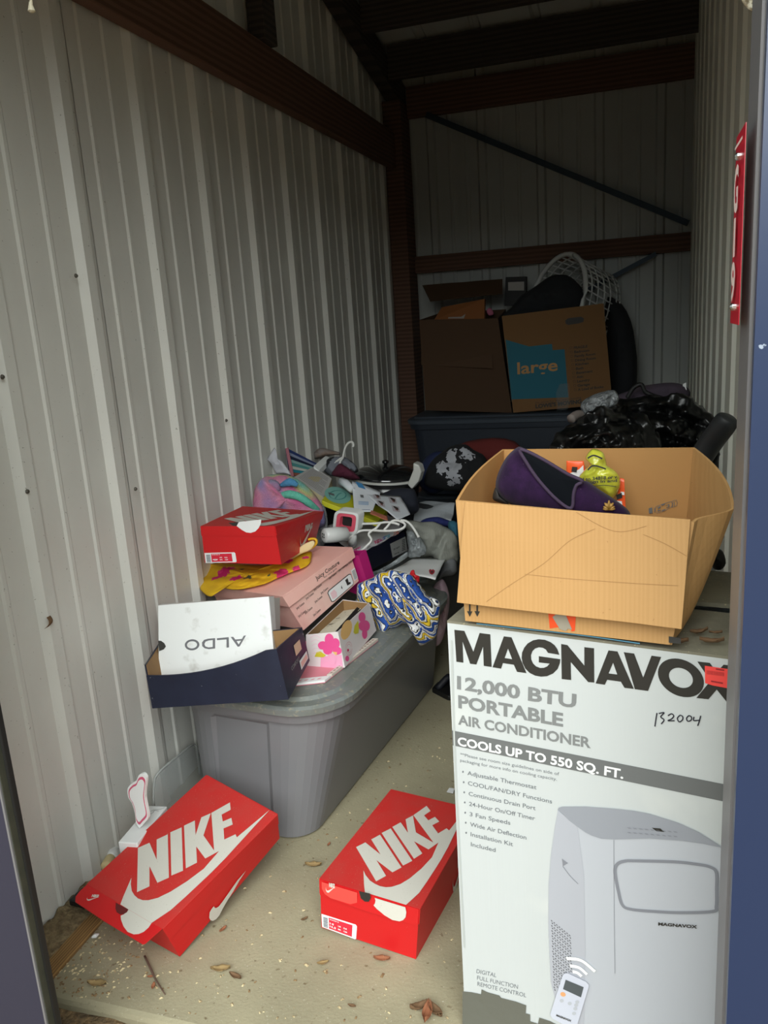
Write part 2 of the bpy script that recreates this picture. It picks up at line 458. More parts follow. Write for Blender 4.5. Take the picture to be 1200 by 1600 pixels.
fl = MB()
def flo(u, v):
    x = -1.5 + 2.6 * u; y = DOORY + (4.6 - DOORY) * v
    return (x, y, 0)
fl.box((-1.5, DOORY, -.16), (1.1, 4.6, 0))
floor = struct('floor', fl, M_conc, bevel=.012)
g = MB()
def gro(u, v):
    x = -14 + 28 * u; y = -16 + 17.2 * v
    return (x, y, -.060 + .012 * noise.noise(Vector((x * 6, y * 6, 0))))
g.grid(gro, 10, 10)
g2 = MB()
g2.grid(lambda u, v: (-2.2 + 3.0 * u, .2 + .85 * v, -.022 + .014 * noise.noise(Vector((u * 45, v * 16, 0)))), 120, 40, .03, (0, 0, 1))
ground = struct('floor', g, M_gravel)
gn = obj('leaf_litter', g2, M_gravel, ground, smooth=True); gn['kind'] = 'stuff'

# corrugated panels: profile of (position along wall, height) with majors and minors
def profile(a, b, majors, hm, hn, pitch, side='in', wm=.060, wt=.030):
    """returns polyline [(s, h)]"""
    pts = [(a, 0)]
    ev = []
    for m_ in majors:
        ev.append((m_, 'M'))
        for q in (.345, .655): ev.append((m_ + pitch * q, 'n'))
    ev.append((majors[0] - pitch * .345, 'n')); ev.append((majors[0] - pitch * .655, 'n'))
    for s, k in sorted(ev):
        if k == 'M' and a < s - wm / 2 and s + wm / 2 < b: pts += [(s - wm / 2, 0), (s - wt / 2, hm), (s + wt / 2, hm), (s + wm / 2, 0)]
        if k == 'n' and a < s - .012 and s + .012 < b: pts += [(s - .011, 0), (s - .005, hn), (s + .005, hn), (s + .011, 0)]
    pts.append((b, 0)); return pts
def wallpanel(prof, tow, zt, z0=-.03):
    mb = MB(); n = len(prof); vs = []; T = .0012
    for s, h in prof:
        vs += [tow(s, h) + (z0,), tow(s, h) + (zt(tow(s, h)[1]),), tow(s, h - T) + (z0,), tow(s, h - T) + (zt(tow(s, h - T)[1]),)]
    fs = []
    for i in range(n - 1):
        a, b = 4 * i, 4 * (i + 1)
        fs += [(a, b, b + 1, a + 1), (a + 2, a + 3, b + 3, b + 2), (a, a + 2, b + 2, b), (a + 1, b + 1, b + 3, a + 3)]
    fs += [(0, 1, 3, 2), (4 * n - 4, 4 * n - 2, 4 * n - 1, 4 * n - 3)]
    return mb.add(vs, fs)
# left wall
wallL = sempty('wall_left', (XL, 1, 0))
maj = [1.362 + .3055 * k for k in range(-2, 11)]
p0 = .80
while p0 < 4.4:
    p1 = min(p0 + .9165, 4.42)
    struct('wall_panel', wallpanel(profile(p0, p1 + .002, [m_ for m_ in maj if p0 - .3 < m_ < p1 + .3], .017, .004, .3055), lambda s, h: (XL + h, s), roofz), M_wall, wallL)
    p0 += .9165
struct('leak_shell', MB().box((XL - .06, .8, -.1), (XL - .012, 4.5, 3.3)), M_navyd, wallL)  # unseen solid shell, added behind wall and roof panels to stop light leaks
# back wall
wallB = sempty('wall_back', (0, YB, 0))
majb = [-1.316, -1.036, -.774, -.479, -.197, .086, .366]
for a, b in ((-1.25, -.90), (-.90, -.06), (-.06, .30)):
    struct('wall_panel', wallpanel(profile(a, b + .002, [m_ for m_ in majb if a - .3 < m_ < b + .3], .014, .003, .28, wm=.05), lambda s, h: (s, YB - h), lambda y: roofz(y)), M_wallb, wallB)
struct('leak_shell', MB().box((-1.3, YB + .012, -.1), (1.0, YB + .06, 2.6)), M_navyd, wallB)
# right wall (deep ribs, cream side)
wallR = sempty('wall_right', (XR, 2, 0))
majr = [.97 + .23 * k for k in range(16)]
p0 = .855
while p0 < 4.3:
    p1 = min(p0 + .92, 4.42)
    def pr_(a, b):
        pts = [(a, 0)]
        for s in majr:
            if a < s - .10 and s + .10 < b: pts += [(s - .100, .0), (s - .085, .012), (s - .052, .036), (s + .04, .039), (s + .05, 0)]
        return pts + [(b, 0)]
    struct('wall_panel', wallpanel(pr_(p0, p1 + .002), lambda s, h: (XR - h, s), roofz), M_wallr, wallR)
    p0 += .92
struct('leak_shell', MB().box((XR + .012, .83, -.1), (XR + .06, 4.5, 3.3)), M_navyd, wallR)
# roof
ceil_ = sempty('ceiling', (0, 2, 2.9))
RA = (XR + .05, XL - .05)
for x0 in np.arange(-1.30, .30, .53):
    x1 = min(x0 + .53, .32)
    prof = [(x0, 0)]
    for m_ in (x0 + .02 + .27 * k for k in range(0, 3)):
        if m_ + .05 < x1 and m_ > x0: prof += [(m_, 0), (m_ + .012, .018), (m_ + .036, .018), (m_ + .048, 0)]
    prof.append((x1 + .002, 0))
    mb = MB(); vs = []; fs = []
    for s, h in prof:
        for y in (.55, 4.45):
            z = roofz(y) + h; vs += [(s, y, z), (s, y, z + .0015)]
    for i in range(len(prof) - 1):
        a, b = 4 * i, 4 * i + 4
        fs += [(a, b, b + 2, a + 2), (a + 1, a + 3, b + 3, b + 1), (a, a + 1, b + 1, b), (a + 2, b + 2, b + 3, a + 3)]
    fs += [(0, 2, 3, 1), (len(vs) - 4, len(vs) - 3, len(vs) - 1, len(vs) - 2)]
    struct('roof_panel', mb.add(vs, fs), M_roof, ceil_)
mb = MB(); mb.hexa([(-1.34, .5, roofz(.5) + .03), (.34, .5, roofz(.5) + .03), (.34, 4.5, roofz(4.5) + .03), (-1.34, 4.5, roofz(4.5) + .03),
                    (-1.34, .5, roofz(.5) + .06), (.34, .5, roofz(.5) + .06), (.34, 4.5, roofz(4.5) + .06), (-1.34, 4.5, roofz(4.5) + .06)])
struct('leak_shell', mb, M_navyd, ceil_)
# purlins (across), each a timber
def beam(n, a, b, m=M_wood): return struct('trim_%d' % n, MB().box(a, b), m, bevel=.003)
beam(1, (XL + .02, 1.03, 1.985), (XL + .058, 4.34, 2.153))                        # girt along the left wall
beam(2, (-1.142, 4.312, 2.236), (XR - .03, 4.350, 2.382))                        # header on the back wall
beam(3, (-1.142, 4.312, 1.474), (XR - .03, 4.350, 1.560))                        # lower girt of the back wall
beam(4, (-1.236, 4.19, 0.0), (-1.142, 4.350, 2.30))                              # corner post
beam(5, (-1.15, 4.03, 2.350), (XR - .03, 4.07, 2.50), M_wooddark)
beam(6, (-1.15, 3.65, 2.448), (XR - .03, 3.69, 2.60), M_wooddark)
beam(7, (-1.15, 3.05, 2.58), (XR - .03, 3.09, 2.70), M_wooddark)
beam(8, (-1.15, 2.25, 2.78), (XR - .03, 2.29, 2.89), M_wooddark)
beam(9, (-1.15, 1.45, 2.97), (XR - .03, 1.49, 3.08), M_wooddark)
beam(10, (XL + .02, 2.66, 2.156), (XL + .075, 2.76, 2.60), M_wooddark)           # stud above the girt
mb = MB(); x0, x1 = XL + .02, -1.151
lo = lambda y: 2.501 - .2405 * (y - 3.415) - .012
mb.hexa([(x0, 1.0, lo(1)), (x1, 1.0, lo(1)), (x1, 4.34, lo(4.34)), (x0, 4.34, lo(4.34)), (x0, 1.0, lo(1) + .125), (x1, 1.0, lo(1) + .125), (x1, 4.34, lo(4.34) + .125), (x0, 4.34, lo(4.34) + .125)])
struct('trim_11', mb, M_wooddark, bevel=.003)
def strap(n, p, q, w=.011, yy=4.300):
    p = np.array(p, float); q = np.array(q, float); d = (q - p) / np.linalg.norm(q - p); nn = np.array([-d[2], 0, d[0]]) * w; e = np.array([0, .006, 0])
    return struct('trim_%d' % n, MB().hexa([p - nn, q - nn, q - nn + e, p - nn + e, p + nn, q + nn, q + nn + e, p + nn + e]), M_strap)
strap(12, (-1.04, 4.30, 2.238), (.215, 4.30, 1.598), .014)
strap(13, (-.55, 4.30, 1.19), (.071, 4.30, 1.472), .011)
# white pull string end near the ceiling on the left wall
# front wall and jambs
struct('wall_front', MB().box((XL - .2, .84, 2.02), (1.1, .90, 3.22)), M_navy)
mb = MB().box((.1, YF, -.12), (1.3, YF + .012, 3.2)); 
jr = struct('door_1', mb, M_navy); 
rt = MB().box((.1, YF + .012, -.10), (.108, YF + .118, 2.03))
struct('jamb_return', rt, M_edge, jr, bevel=.002)
struct('jamb_seam', MB().box((.0975, YF + .020, -.10), (.1, YF + .024, 2.03)), M_edge, jr)
mb = MB().box((-2.4, .860, -.12), (-.925, .875, 3.2))
jl = struct('door_2', mb, M_navyd)
struct('jamb_edge', MB().box((-.9250, .857, -.1), (-.9215, .860, 2.03)), M_edge, jl)
struct('jamb_return', MB().box((-.925, .860, -.10), (-.9195, .8715, 2.03)), M_edgeg, jl)
struct('rubber_seal', MB().box((-.932, .8715, -.10), (-.917, .885, 2.03)), M_black, jl, bevel=.003)
# sill timber and dirt strip beside the left wall
struct('trim_14', MB().box((-1.160, 1.062, -.03), (-1.118, 1.33, .006)), M_sill, bevel=.003)
# neighbouring row of units across the drive
nb = sempty('wall_opposite', (0, -9, 0))
struct('facade', MB().box((-14, -9.2, -.1), (14, -9, 2.9)), mat('opposite_cream', (188, 186, 172), .7), nb)
for i, x in enumerate(np.arange(-12, 12, 2.6)):
    struct('roller_door', MB().box((x, -9.0, -.1), (x + 2.0, -8.96, 2.3)), mat('opposite_blue', (60, 78, 112), .5), nb)

# unit number sign on the right jamb
sg = thing('unit_number_sign', 'narrow red plate with white characters G 1 9 screwed to the right door jamb', 'sign', (.09, .91, 1.2))
sx = .091
def sz(px_y): return hx(1172, px_y, .1)[2]
zt, zb = 1.404, 1.222
mb = MB()
pl = [(0, .888, zb), (0, .940, zb), (0, .940, zt), (0, .888, zt)]
mb.box((sx, .868, zb), (sx + .0006, .946, zt)); obj('plate', mb, M_signred, sg)
fs_ = Face(lambda u, v: np.array([sx, .946 - .078 * u, zb + (zt - zb) * v]), .078, zt - zb)
sp = Prints(fs_, sg)
dz = zt - zb
for t_, za, zc in (('G', .115, .155), ('1', .073, .106), ('9', .030, .064)):
    w = .016 if t_ == '1' else .036
    sp.textm(M_signwhite, t_, (.036 - w / 2, za - .006), (w, 0), (0, zc - za + .004), .03, lift=4)
sp.uv(M_signwhite, [(.08, .93), (.92, .93), (.92, .945), (.08, .945)], 'printed_lettering', 3); sp.uv(M_signwhite, [(.08, .085), (.92, .085), (.92, .10), (.08, .10)], 'printed_lettering', 3)  # border bars above and below the characters, kept in the lettering mesh
sp.done()
for z in (zt - .022, zb + .017):
    b = MB(); fr = (np.array([0, 1., 0]), np.array([0, 0, 1.]), np.array([-1., 0, 0]))
    b.lathe((sx, .915, z), [(.004, 0), (.004, .002), (.002, .004)], 10, frame=fr); obj('screw', b, M_chrome, sg, smooth=False)
# small things fixed high up
tuft = pillow('insulation_tuft', [(1160, -6), (1176, -10), (1190, -6), (1189, 8), (1180, 18), (1170, 14), (1162, 6)], .96, .008, mat('tuft', (196, 188, 168), .95, bump=1, bscale=300), amp=.006, freq=90)
tag(tuft, 'pale fluffy tuft stuck at the top of the right door jamb', 'debris')
st = thing('pull_string', 'short off-white string end hanging at the upper left by the ribbed wall', 'string', hy(48, 12, 1.2))
obj('cord', MB().tube([hy(46, -60, 1.2), hy(48, -10, 1.2), hy(49, 8, 1.2)], .0022, 8), mat('string_white', (214, 206, 180), .8), st)
obj('knot', MB().lathe(hy(49, 14, 1.2), [(.002, .010), (.004, .003), (.006, -.003), (.003, -.005)], 10), mat('string_white', (214, 206, 180), .8), st)
# screws in the left wall ribs
for x, y in ((42, 768), (3, 589), (211, 764), (353, 657), (118, 431)):
    p = hx(x, y, XL + .017); b = MB(); fr = (np.array([0, 1., 0]), np.array([0, 0, 1.]), np.array([1., 0, 0]))
    b.lathe(p, [(.005, 0), (.005, .002), (.003, .005)], 8, frame=fr); obj('screw', b, mat('old_screw', (96, 92, 84), .6, metal=.5), wallL)

# ============================================================ MATERIALS 2
M_red = mat('shoebox_red', (200, 22, 26), .45, bump=.08, bscale=20, bdist=.003)
dirt(M_red, (196, 96, 80), 500, .70, .74)
M_redtop = mat('shoebox_red_dusty', (190, 50, 44), .7, col2=(196, 38, 34), nscale=18, bump=.1, bscale=14, bdist=.004)
dirt(M_redtop, (176, 130, 112), 420, .68, .72)
M_redlt = mat('shoebox_red_light', (232, 74, 66), .5)
M_maroon = mat('box_inside_maroon', (96, 22, 22), .8)
M_offw = mat('logo_white', (204, 200, 190), .7, bump=.05, bscale=300)
dirt(M_offw, (176, 168, 154), 380, .68, .72); dirt(M_offw, (70, 64, 56), 170, .765, .775)
M_pw = mat('paper_white', (232, 233, 232), .6)
M_boxw = mat('box_white', (192, 196, 196), .5, bump=.12, bscale=10, bdist=.006, stretch=(8, 1, .15))
dirt(M_boxw, (206, 208, 204), 6, .62, .8)
M_ink = mat('ink_black', (42, 40, 36), .6)
M_inkg = mat('ink_grey', (124, 126, 126), .6)
M_inkd = mat('ink_dark_grey', (104, 106, 106), .6)
M_inkm = mat('ink_mid_grey', (112, 116, 120), .6)
M_pen = mat('marker_black', (28, 30, 44), .5)
M_card = mat('cardboard', (184, 141, 88), .75, col2=(180, 137, 84), kind='wave', nscale=9, stretch=(6, .4, .3), bump=.22, bscale=9, bdist=.006)
dirt(M_card, (156, 112, 66), 240, .72, .76)
M_cardi = mat('cardboard_inside', (178, 132, 78), .8, bump=.14, bscale=14, bdist=.006)
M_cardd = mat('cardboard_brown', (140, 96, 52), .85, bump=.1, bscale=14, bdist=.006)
M_dusty = mat('dusty_carton_top', (132, 128, 110), .9, col2=(108, 104, 90), nscale=12, bump=.2, bscale=60)
dirt(M_dusty, (170, 160, 130), 240, .66, .72)
M_duct = mat('duct_tape', (98, 98, 90), .5, bump=.5, bscale=30, bdist=.004)
M_sticker = mat('sticker_red', (238, 74, 70), .4); M_stickd = mat('sticker_print', (150, 34, 38), .6)
M_tote = mat('grey_tote', (116, 116, 119), .42, bump=.03, bscale=30, bdist=.004, coat=.1)
M_lid = mat('grey_tote_lid', (122, 128, 128), .45, col2=(112, 115, 108), nscale=7, bump=.08, bscale=60)
dirt(M_lid, (150, 146, 128), 90, .56, .72)
M_tape = mat('orange_tape', (226, 78, 36), .35); M_pk = mat('grey_tape', (150, 142, 126), .6)

# ============================================================ AIR CONDITIONER CARTON
AYAW = math.radians(-10.9); au = np.array([math.cos(AYAW), math.sin(AYAW), 0]); an = np.array([-au[1], au[0], 0])
Afc = np.array([-.0267, 1.3118, 0]) - an * .199               # middle of the front face at floor level
AW, AD, AH = .452, .352, .783
c = np.zeros((2, 2, 2, 3))
for i in (0, 1):
    for j in (0, 1):
        for k in (0, 1): c[i, j, k] = Afc + au * (-.2255 - .004 * (1 - k) + AW * i) + an * (AD * j) + np.array([0, 0, AH * k])
AC = Hex(corners=c)
ac = thing('appliance_carton', 'tall white air conditioner carton with black and grey lettering beside the right door jamb', 'box', AC.base())
mb = MB(); AC.slab(mb, 0, 1, 0, .006, 0, .995, (8, 1, 14), lambda u, v, w: an * .0012 * noise.noise(Vector((u * 6, 0, w * 3))) * (1 if v > 0 else 0))
obj('front_panel', mb, M_boxw, ac, smooth=False)
mb = MB(); AC.slab(mb, 0, .006, .006, 1, 0, .995); obj('side_panel', mb, M_cardd, ac)
mb = MB(); AC.slab(mb, .994, 1, .006, 1, 0, .995); obj('side_panel', mb, M_boxw, ac)
mb = MB(); AC.slab(mb, .006, .994, .992, 1, 0, .995); obj('back_panel', mb, M_boxw, ac)
mb = MB(); AC.slab(mb, .006, .994, .006, .992, .0, .006); obj('base_panel', mb, M_cardd, ac)
mb = MB(); AC.slab(mb, 0, 1, 0, .47, .995, 1, (6, 3, 1)); obj('top_flap', mb, M_dusty, ac)
mb = MB(); AC.slab(mb, 0, 1, .49, 1, .997, 1.006, (6, 3, 1), lambda u, v, w: np.array([0, 0, .012 * max(0, u - .3) * (1 - v) * 2])); obj('top_flap', mb, M_dusty, ac)
fa = AC.front()
P = Prints(fa, ac)
def c2(x, y, s=4.6154, ox=690, oy=960): return (ox + x / s, oy + y / s)
def c3(x, y): return c2(x, y, 4.6154, 900, 970)
def cc(f, L): return [f(*p) for p in L]
NL = 'printed_lettering'
P.px(M_ink, cc(c2, [(93, 110), (165, 118), (230, 268), (275, 133), (352, 143), (362, 378), (305, 370), (300, 232), (252, 360), (207, 355), (152, 195), (158, 347), (108, 340)]), NL)
P.px(M_ink, cc(c2, [(368, 380), (450, 157), (505, 164), (613, 422), (545, 413), (522, 362), (443, 350), (430, 390)]), NL, holes=[cc(c2, [(480, 246), (510, 322), (456, 313)])])
P.px(M_ink, cc(c2, [(850, 290), (836, 250), (815, 220), (785, 198), (745, 182), (700, 178), (660, 186), (622, 208), (597, 238), (581, 275), (578, 312), (585, 350), (605, 390), (635, 420), (675, 440), (718, 448), (762, 444), (805, 425), (838, 392), (854, 350), (857, 322), (702, 300), (702, 345), (780, 354), (762, 374), (738, 384), (712, 385), (682, 374), (660, 352), (647, 322), (646, 292), (656, 264), (675, 245), (702, 236), (730, 239), (752, 252), (768, 276)]), NL)
P.px(M_ink, cc(c2, [(863, 212), (908, 220), (1030, 368), (1030, 235), (1100, 243), (1102, 490), (1058, 487), (932, 342), (935, 472), (867, 465)]), NL)
P.px(M_ink, cc(c3, [(142, 450), (235, 212), (300, 220), (418, 490), (350, 482), (324, 438), (226, 424), (208, 460)]), NL, holes=[cc(c3, [(268, 302), (298, 386), (236, 378)])])
P.px(M_ink, cc(c3, [(345, 225), (420, 235), (485, 408), (545, 250), (615, 260), (520, 505), (425, 492)]), NL)
oo = [(757 + 165 * math.cos(t) + 18 * math.sin(t), 410 + 138 * math.sin(t) + 22 * math.cos(t)) for t in np.linspace(0, 2 * math.pi, 40, endpoint=False)]
oi = [(757 + 86 * math.cos(t) + 6 * math.sin(t), 410 + 72 * math.sin(t) + 12 * math.cos(t)) for t in np.linspace(0, 2 * math.pi, 30, endpoint=False)]
P.px(M_ink, cc(c3, oo), NL, holes=[cc(c3, oi)])
P.px(M_ink, cc(c3, [(875, 292), (965, 302), (1015, 368), (1065, 315), (1158, 328), (1062, 432), (1180, 598), (1088, 585), (1015, 495), (955, 565), (868, 555), (970, 432)]), NL)
P.text(M_inkg, '12,000 BTU', c2(112, 533), c2(970, 672), c2(112, 437), .035)
P.text(M_inkg, 'PORTABLE', c2(122, 670), c2(877, 806), c2(120, 576), .035)
P.text(M_inkg, 'AIR CONDITIONER', c2(120, 790), c2(1076, 962), c2(118, 718), .03)
h0, h1 = .5655 / .783, .5925 / .783
P.uv(M_inkd, [(0, h0), (1, h0), (1, h1), (0, h1)], 'printed_band')
P.text(M_pw, 'COOLS UP TO 550 SQ. FT.', (715.5, 1163.5), (974, 1216), (715.5, 1150), .03, lift=2)
c4_ = lambda x, y: c2(x, y, 4.6154, 690, 1140)
for s, a, b, t in (('**Please see room size guidelines on side of', (135, 187), (848, 330), (135, 166)), ('packaging for more info on cooling capacity.', (135, 229), (832, 368), (135, 208)),
                   ('Adjustable Thermostat', (187, 325), (685, 430), (187, 296)), ('COOL/FAN/DRY Functions', (191, 398), (797, 532), (191, 369)), ('Continuous Drain Port', (196, 474), (678, 580), (196, 445)),
                   ('24-Hour On/Off Timer', (199, 547), (675, 654), (199, 518)), ('3 Fan Speeds', (203, 621), (497, 686), (203, 592)), ('Wide Air Deflection', (206, 694), (612, 792), (206, 665)),
                   ('Installation Kit', (210, 766), (515, 840), (210, 737)), ('Included', (212, 838), (390, 882), (212, 809))):
    P.text(M_inkm, s, c4_(*a), c4_(*b), c4_(*t), .0 if s[0] in '*p' else .008)
for x, y in ((155, 303), (160, 378), (164, 451), (168, 524), (171, 598), (175, 670), (178, 743)): P.ell(M_inkm, c4_(x, y), 1.3, 1.6, NL)
c5_ = lambda x, y: (840 + x / 4, 1240 + y / 4)
c6_ = lambda x, y: (680 + x / 2.6087, 1480 + y / 2.6087)
for s, a, b, t in (('DIGITAL', (168, 104), (249, 122), (170, 88)), ('FULL FUNCTION', (171, 131), (337, 169), (172, 115)), ('REMOTE CONTROL', (172, 156), (371, 204), (173, 140))):
    P.text(M_inkm, s, c6_(*a), c6_(*b), c6_(*t))
# drawn appliance
A1 = mat('print_body', (180, 183, 190), .55); A2 = mat('print_top', (146, 149, 157), .55); A3 = mat('print_line', (128, 130, 138), .55); A4 = mat('print_side', (172, 174, 182), .55); A5 = mat('print_lcd', (78, 84, 88), .5); A6 = mat('print_orange', (222, 160, 112), .5); A7 = mat('print_remote', (196, 199, 212), .55)
P.px(A1, cc(c5_, [(128, 95), (480, 95), (880, 190), (1135, 325), (1260, 350), (1240, 1520), (300, 1520), (200, 1300), (112, 1285), (85, 1180), (75, 1000), (68, 800), (70, 560), (85, 380), (110, 200)]), 'printed_picture')
P.px(A4, cc(c5_, [(130, 105), (200, 160), (250, 200), (290, 500), (300, 1000), (290, 1520), (200, 1300), (112, 1285), (85, 1180), (75, 1000), (68, 800), (70, 560), (85, 380), (110, 200)]), 'printed_picture', 2)
P.px(A2, cc(c5_, [(128, 98), (132, 86), (155, 78), (300, 77), (480, 90), (600, 103), (700, 122), (880, 178), (1010, 238), (1140, 322), (1150, 333), (1030, 308), (900, 290), (700, 276), (480, 282), (400, 278), (340, 258), (300, 238), (240, 195), (200, 165), (150, 115)]), 'printed_picture', 3)
P.line(A3, cc(c5_, [(560, 415), (850, 422), (1000, 438), (1080, 455), (1118, 490), (1120, 600), (1118, 700), (1095, 732), (900, 740), (720, 732), (580, 718), (530, 690), (505, 600), (485, 480), (505, 432), (560, 415)]), .0048, 'printed_picture', 3)
P.px(M_ink, cc(c5_, [(715, 208), (768, 212), (795, 234), (745, 229)]), 'printed_picture', 4)
for i in range(9):
    for r in range(2): P.px(A3, cc(c5_, [(560 + i * 36, 205 + r * 28 + i * 3), (580 + i * 36, 207 + r * 28 + i * 3), (590 + i * 36, 215 + r * 28 + i * 3), (570 + i * 36, 213 + r * 28 + i * 3)]), 'printed_picture', 4)
P.px(A3, cc(c5_, [(154, 402), (192, 430), (160, 450)]), 'printed_picture', 3); P.line(A3, cc(c5_, [(160, 450), (205, 510), (255, 560)]), .0012, 'printed_picture', 3)
P.line(A3, cc(c5_, [(478, 285), (480, 700), (485, 1120)]), .0007, 'printed_picture', 3)
for j in range(28):
    for i in range(8):
        x = 90 + i * 16 + (j % 2) * 4 + j * .6; y = 790 + j * 16 + i * 13
        if y > 1235 or (y > 1120 and x > 175 - (y - 1120) * .55) or (j > 20 and i > 6): continue
        P.px(M_ink, cc(c5_, [(x - 4, y - 7), (x + 2, y - 3), (x + 5, y + 5), (x - 1, y + 1)]), 'printed_picture', 4)
P.text(M_ink, 'MAGNAVOX', c5_(755, 817), c5_(998, 836), c5_(756, 797), .04, lift=4)
for r_, (a, b, cce) in enumerate((((182, 1022), (275, 1035), (362, 1104)), ((205, 1068), (262, 1080), (312, 1122)), ((222, 1104), (252, 1112), (278, 1134)))):
    P.line(M_pw, cc(c5_, [a, b, cce]), .0058, 'printed_picture', 5)
P.px(A7, cc(c5_, [(160, 1128), (172, 1115), (190, 1112), (305, 1165), (323, 1185), (322, 1200), (245, 1455), (225, 1465), (95, 1395), (82, 1372)]), 'printed_picture', 6)
P.px(A5, cc(c5_, [(180, 1152), (292, 1198), (275, 1262), (163, 1210)]), 'printed_picture', 7)
P.ell(A6, c5_(163, 1243), 4.3, 3.4, 'printed_picture', 7, .4)
for x, y in ((155, 1283), (205, 1300), (252, 1290), (245, 1310), (240, 1332), (232, 1362)): P.ell(A1, c5_(x, y), 3.2, 2.8, 'printed_picture', 7)
P.text(M_ink, 'MAGNAVOX', c5_(120, 1378), c5_(213, 1415), c5_(124, 1366), .05, lift=7)
# pen number
for L in ([(585, 662), (577, 710), (570, 760)], [(598, 666), (636, 660), (612, 690), (636, 712), (615, 742)], [(664, 682), (690, 668), (706, 684), (690, 705), (664, 718), (712, 718)], [(752, 677), (732, 700), (745, 726), (768, 712), (770, 688), (752, 677)], [(815, 680), (798, 700), (808, 722), (832, 712), (832, 690), (815, 680)], [(852, 690), (850, 716), (892, 714)], [(900, 682), (890, 722), (878, 755)]):
    P.line(M_pen, cc(c3, L), .0017, 'handwritten_number', 2)
P.px(M_sticker, cc(c3, [(930, 320), (1105, 345), (1102, 484), (985, 462), (932, 445)]), 'price_sticker', 3)
for i in range(16): P.px(M_stickd, cc(c3, [(945 + i * 8, 352 + i), (948 + i * 8, 352 + i), (948 + i * 8, 380 + i), (945 + i * 8, 380 + i)]), 'sticker_barcode', 4)
P.px(M_stickd, cc(c3, [(1010, 338), (1070, 346), (1070, 356), (1010, 348)]), 'sticker_barcode', 4); P.px(M_stickd, cc(c3, [(975, 425), (1060, 440), (1060, 450), (975, 435)]), 'sticker_barcode', 4)
# duct tape round the foot, narrow brown wear along the left edge, blue rim
P.px(M_duct, cc(c6_, [(112, 178), (150, 182), (188, 190), (190, 170), (215, 182), (262, 195), (270, 205), (330, 220), (372, 235), (370, 268), (388, 272), (388, 300), (420, 310), (425, 285), (470, 300), (500, 315), (580, 380), (112, 380)]), 'duct_tape', 2)
P.line(mat('carton_blue', (96, 160, 190), .6), [(745, 974), (800, 980), (900, 991), (1000, 1005)], .0016, 'printed_picture', 2)
P.line(mat('wear_line', (176, 180, 177), .7), [(706, 1000), (712, 1200), (726, 1480)], .003, 'wear', 2)
P.done()

# ============================================================ OPEN CARDBOARD CARTON
CB = Hex((-.0924, 1.2982, .796), (7.7, 3.0, -3.3), (.3211, .296, .197), pix={(0, 0, 1): (712, 782), (1, 0, 1): (1085, 816), (0, 0, 0): (727, 970), (1, 0, 0): (1050, 1008), (0, 1, 1): (785, 702), (1, 1, 1): (1085, 699)})
cb = thing('cardboard_carton', 'open brown cardboard carton with front flap hanging down, on top of the white carton', 'box', CB.base())
for i_ in (0, 1): CB.c[i_, 1, 0][2] = .792
CB.c[0, 0, 0] = hz(727, 970, .792); CB.c[1, 0, 0] = hz(1050, 1008, .792)
t = .012
warpL = lambda u, v, w: np.array([-.010, 0, 0]) * math.sin(math.pi * v) * w
mb = MB(); CB.slab(mb, 0, 1, 0, t, 0, 1, (8, 1, 6)); obj('front_panel', mb, M_card, cb)
mb = MB(); CB.slab(mb, 0, 1, 1 - t, 1, 0, 1, (8, 1, 6)); obj('back_panel', mb, M_cardi, cb)
mb = MB(); CB.slab(mb, 0, t, t, 1 - t, 0, 1, (1, 8, 6), warpL); obj('side_panel', mb, M_cardi, cb)
rx = au * .052 + np.array([0, .0, -.004])
def warpR(u, v, w):
    b = max(0, min(1, v / .22)); b = b * b * (3 - 2 * b) * (1 - max(0, (v - .25) / .75) ** 2.2)
    return rx * b * (w ** .8) * 1.0 + np.array([.012, 0, 0]) * b * (1 - w)
mb = MB(); CB.slab(mb, 1 - t, 1, 0, 1, 0, 1, (1, 24, 10), warpR); obj('side_panel', mb, M_card, cb, smooth=False)
mb = MB(); CB.slab(mb, t, 1 - t, t, 1 - t, 0, .02); obj('base_panel', mb, M_cardi, cb)
# hanging front flap: thin sheet in front of the panel
fl4 = [CB(0, 0, 1)] ; nf = CB(0, 0, 1) - CB(0, 1, 1); nf /= np.linalg.norm(nf)
def flp(x, y, off):
    q = CB.front().inv(x, y); return CB(q[0], 0, q[1]) + nf * off
fq = [flp(713, 942, .022), flp(1065, 983, .030), flp(1079, 812, .003), flp(726, 785, .003)]
# keep the pixel corners exact at the new distance
fq = [CP + ray(*px_) / np.linalg.norm(ray(*px_)) * np.dot(q - CP, ray(*px_) / np.linalg.norm(ray(*px_))) for q, px_ in zip(fq, [(713, 942), (1065, 983), (1079, 812), (726, 785)])]
ff, nn = sheetface(fq, .0022, 14, 3)
obj('front_flap', MB().grid(ff.fn, 18, 12, .004, nn), M_card, cb, smooth=False, bevel=.0008)
obj('flap_hinge', MB().hexa([CB(0, 0, 1) + (0, 0, -.003), fq[2] + (0, 0, -.003), CB(1, .0, 1) + (0, 0, -.003), CB(0, .012, 1) + (0, 0, -.003), CB(0, 0, 1) + (0, 0, .001), fq[2] + (0, 0, .001), CB(1, .0, 1) + (0, 0, .001), CB(0, .012, 1) + (0, 0, .001)]), M_card, cb) if False else None
cl9 = Prints(ff, cb); M_cr = mat('crease', (160, 118, 70), .8)
for L in ([(760, 940), (800, 912), (850, 880), (890, 845), (930, 826)], [(820, 897), (900, 905), (1000, 912), (1060, 915)], [(1005, 835), (1040, 850), (1075, 870)], [(900, 800), (960, 830), (1010, 822)]):
    cl9.line(M_cr, L, .0007, 'crease_line', 1)
cl9.done()
FP = Prints(CB.front(), cb)
c7_ = lambda x, y: (700 + x / 6, 920 + y / 6)
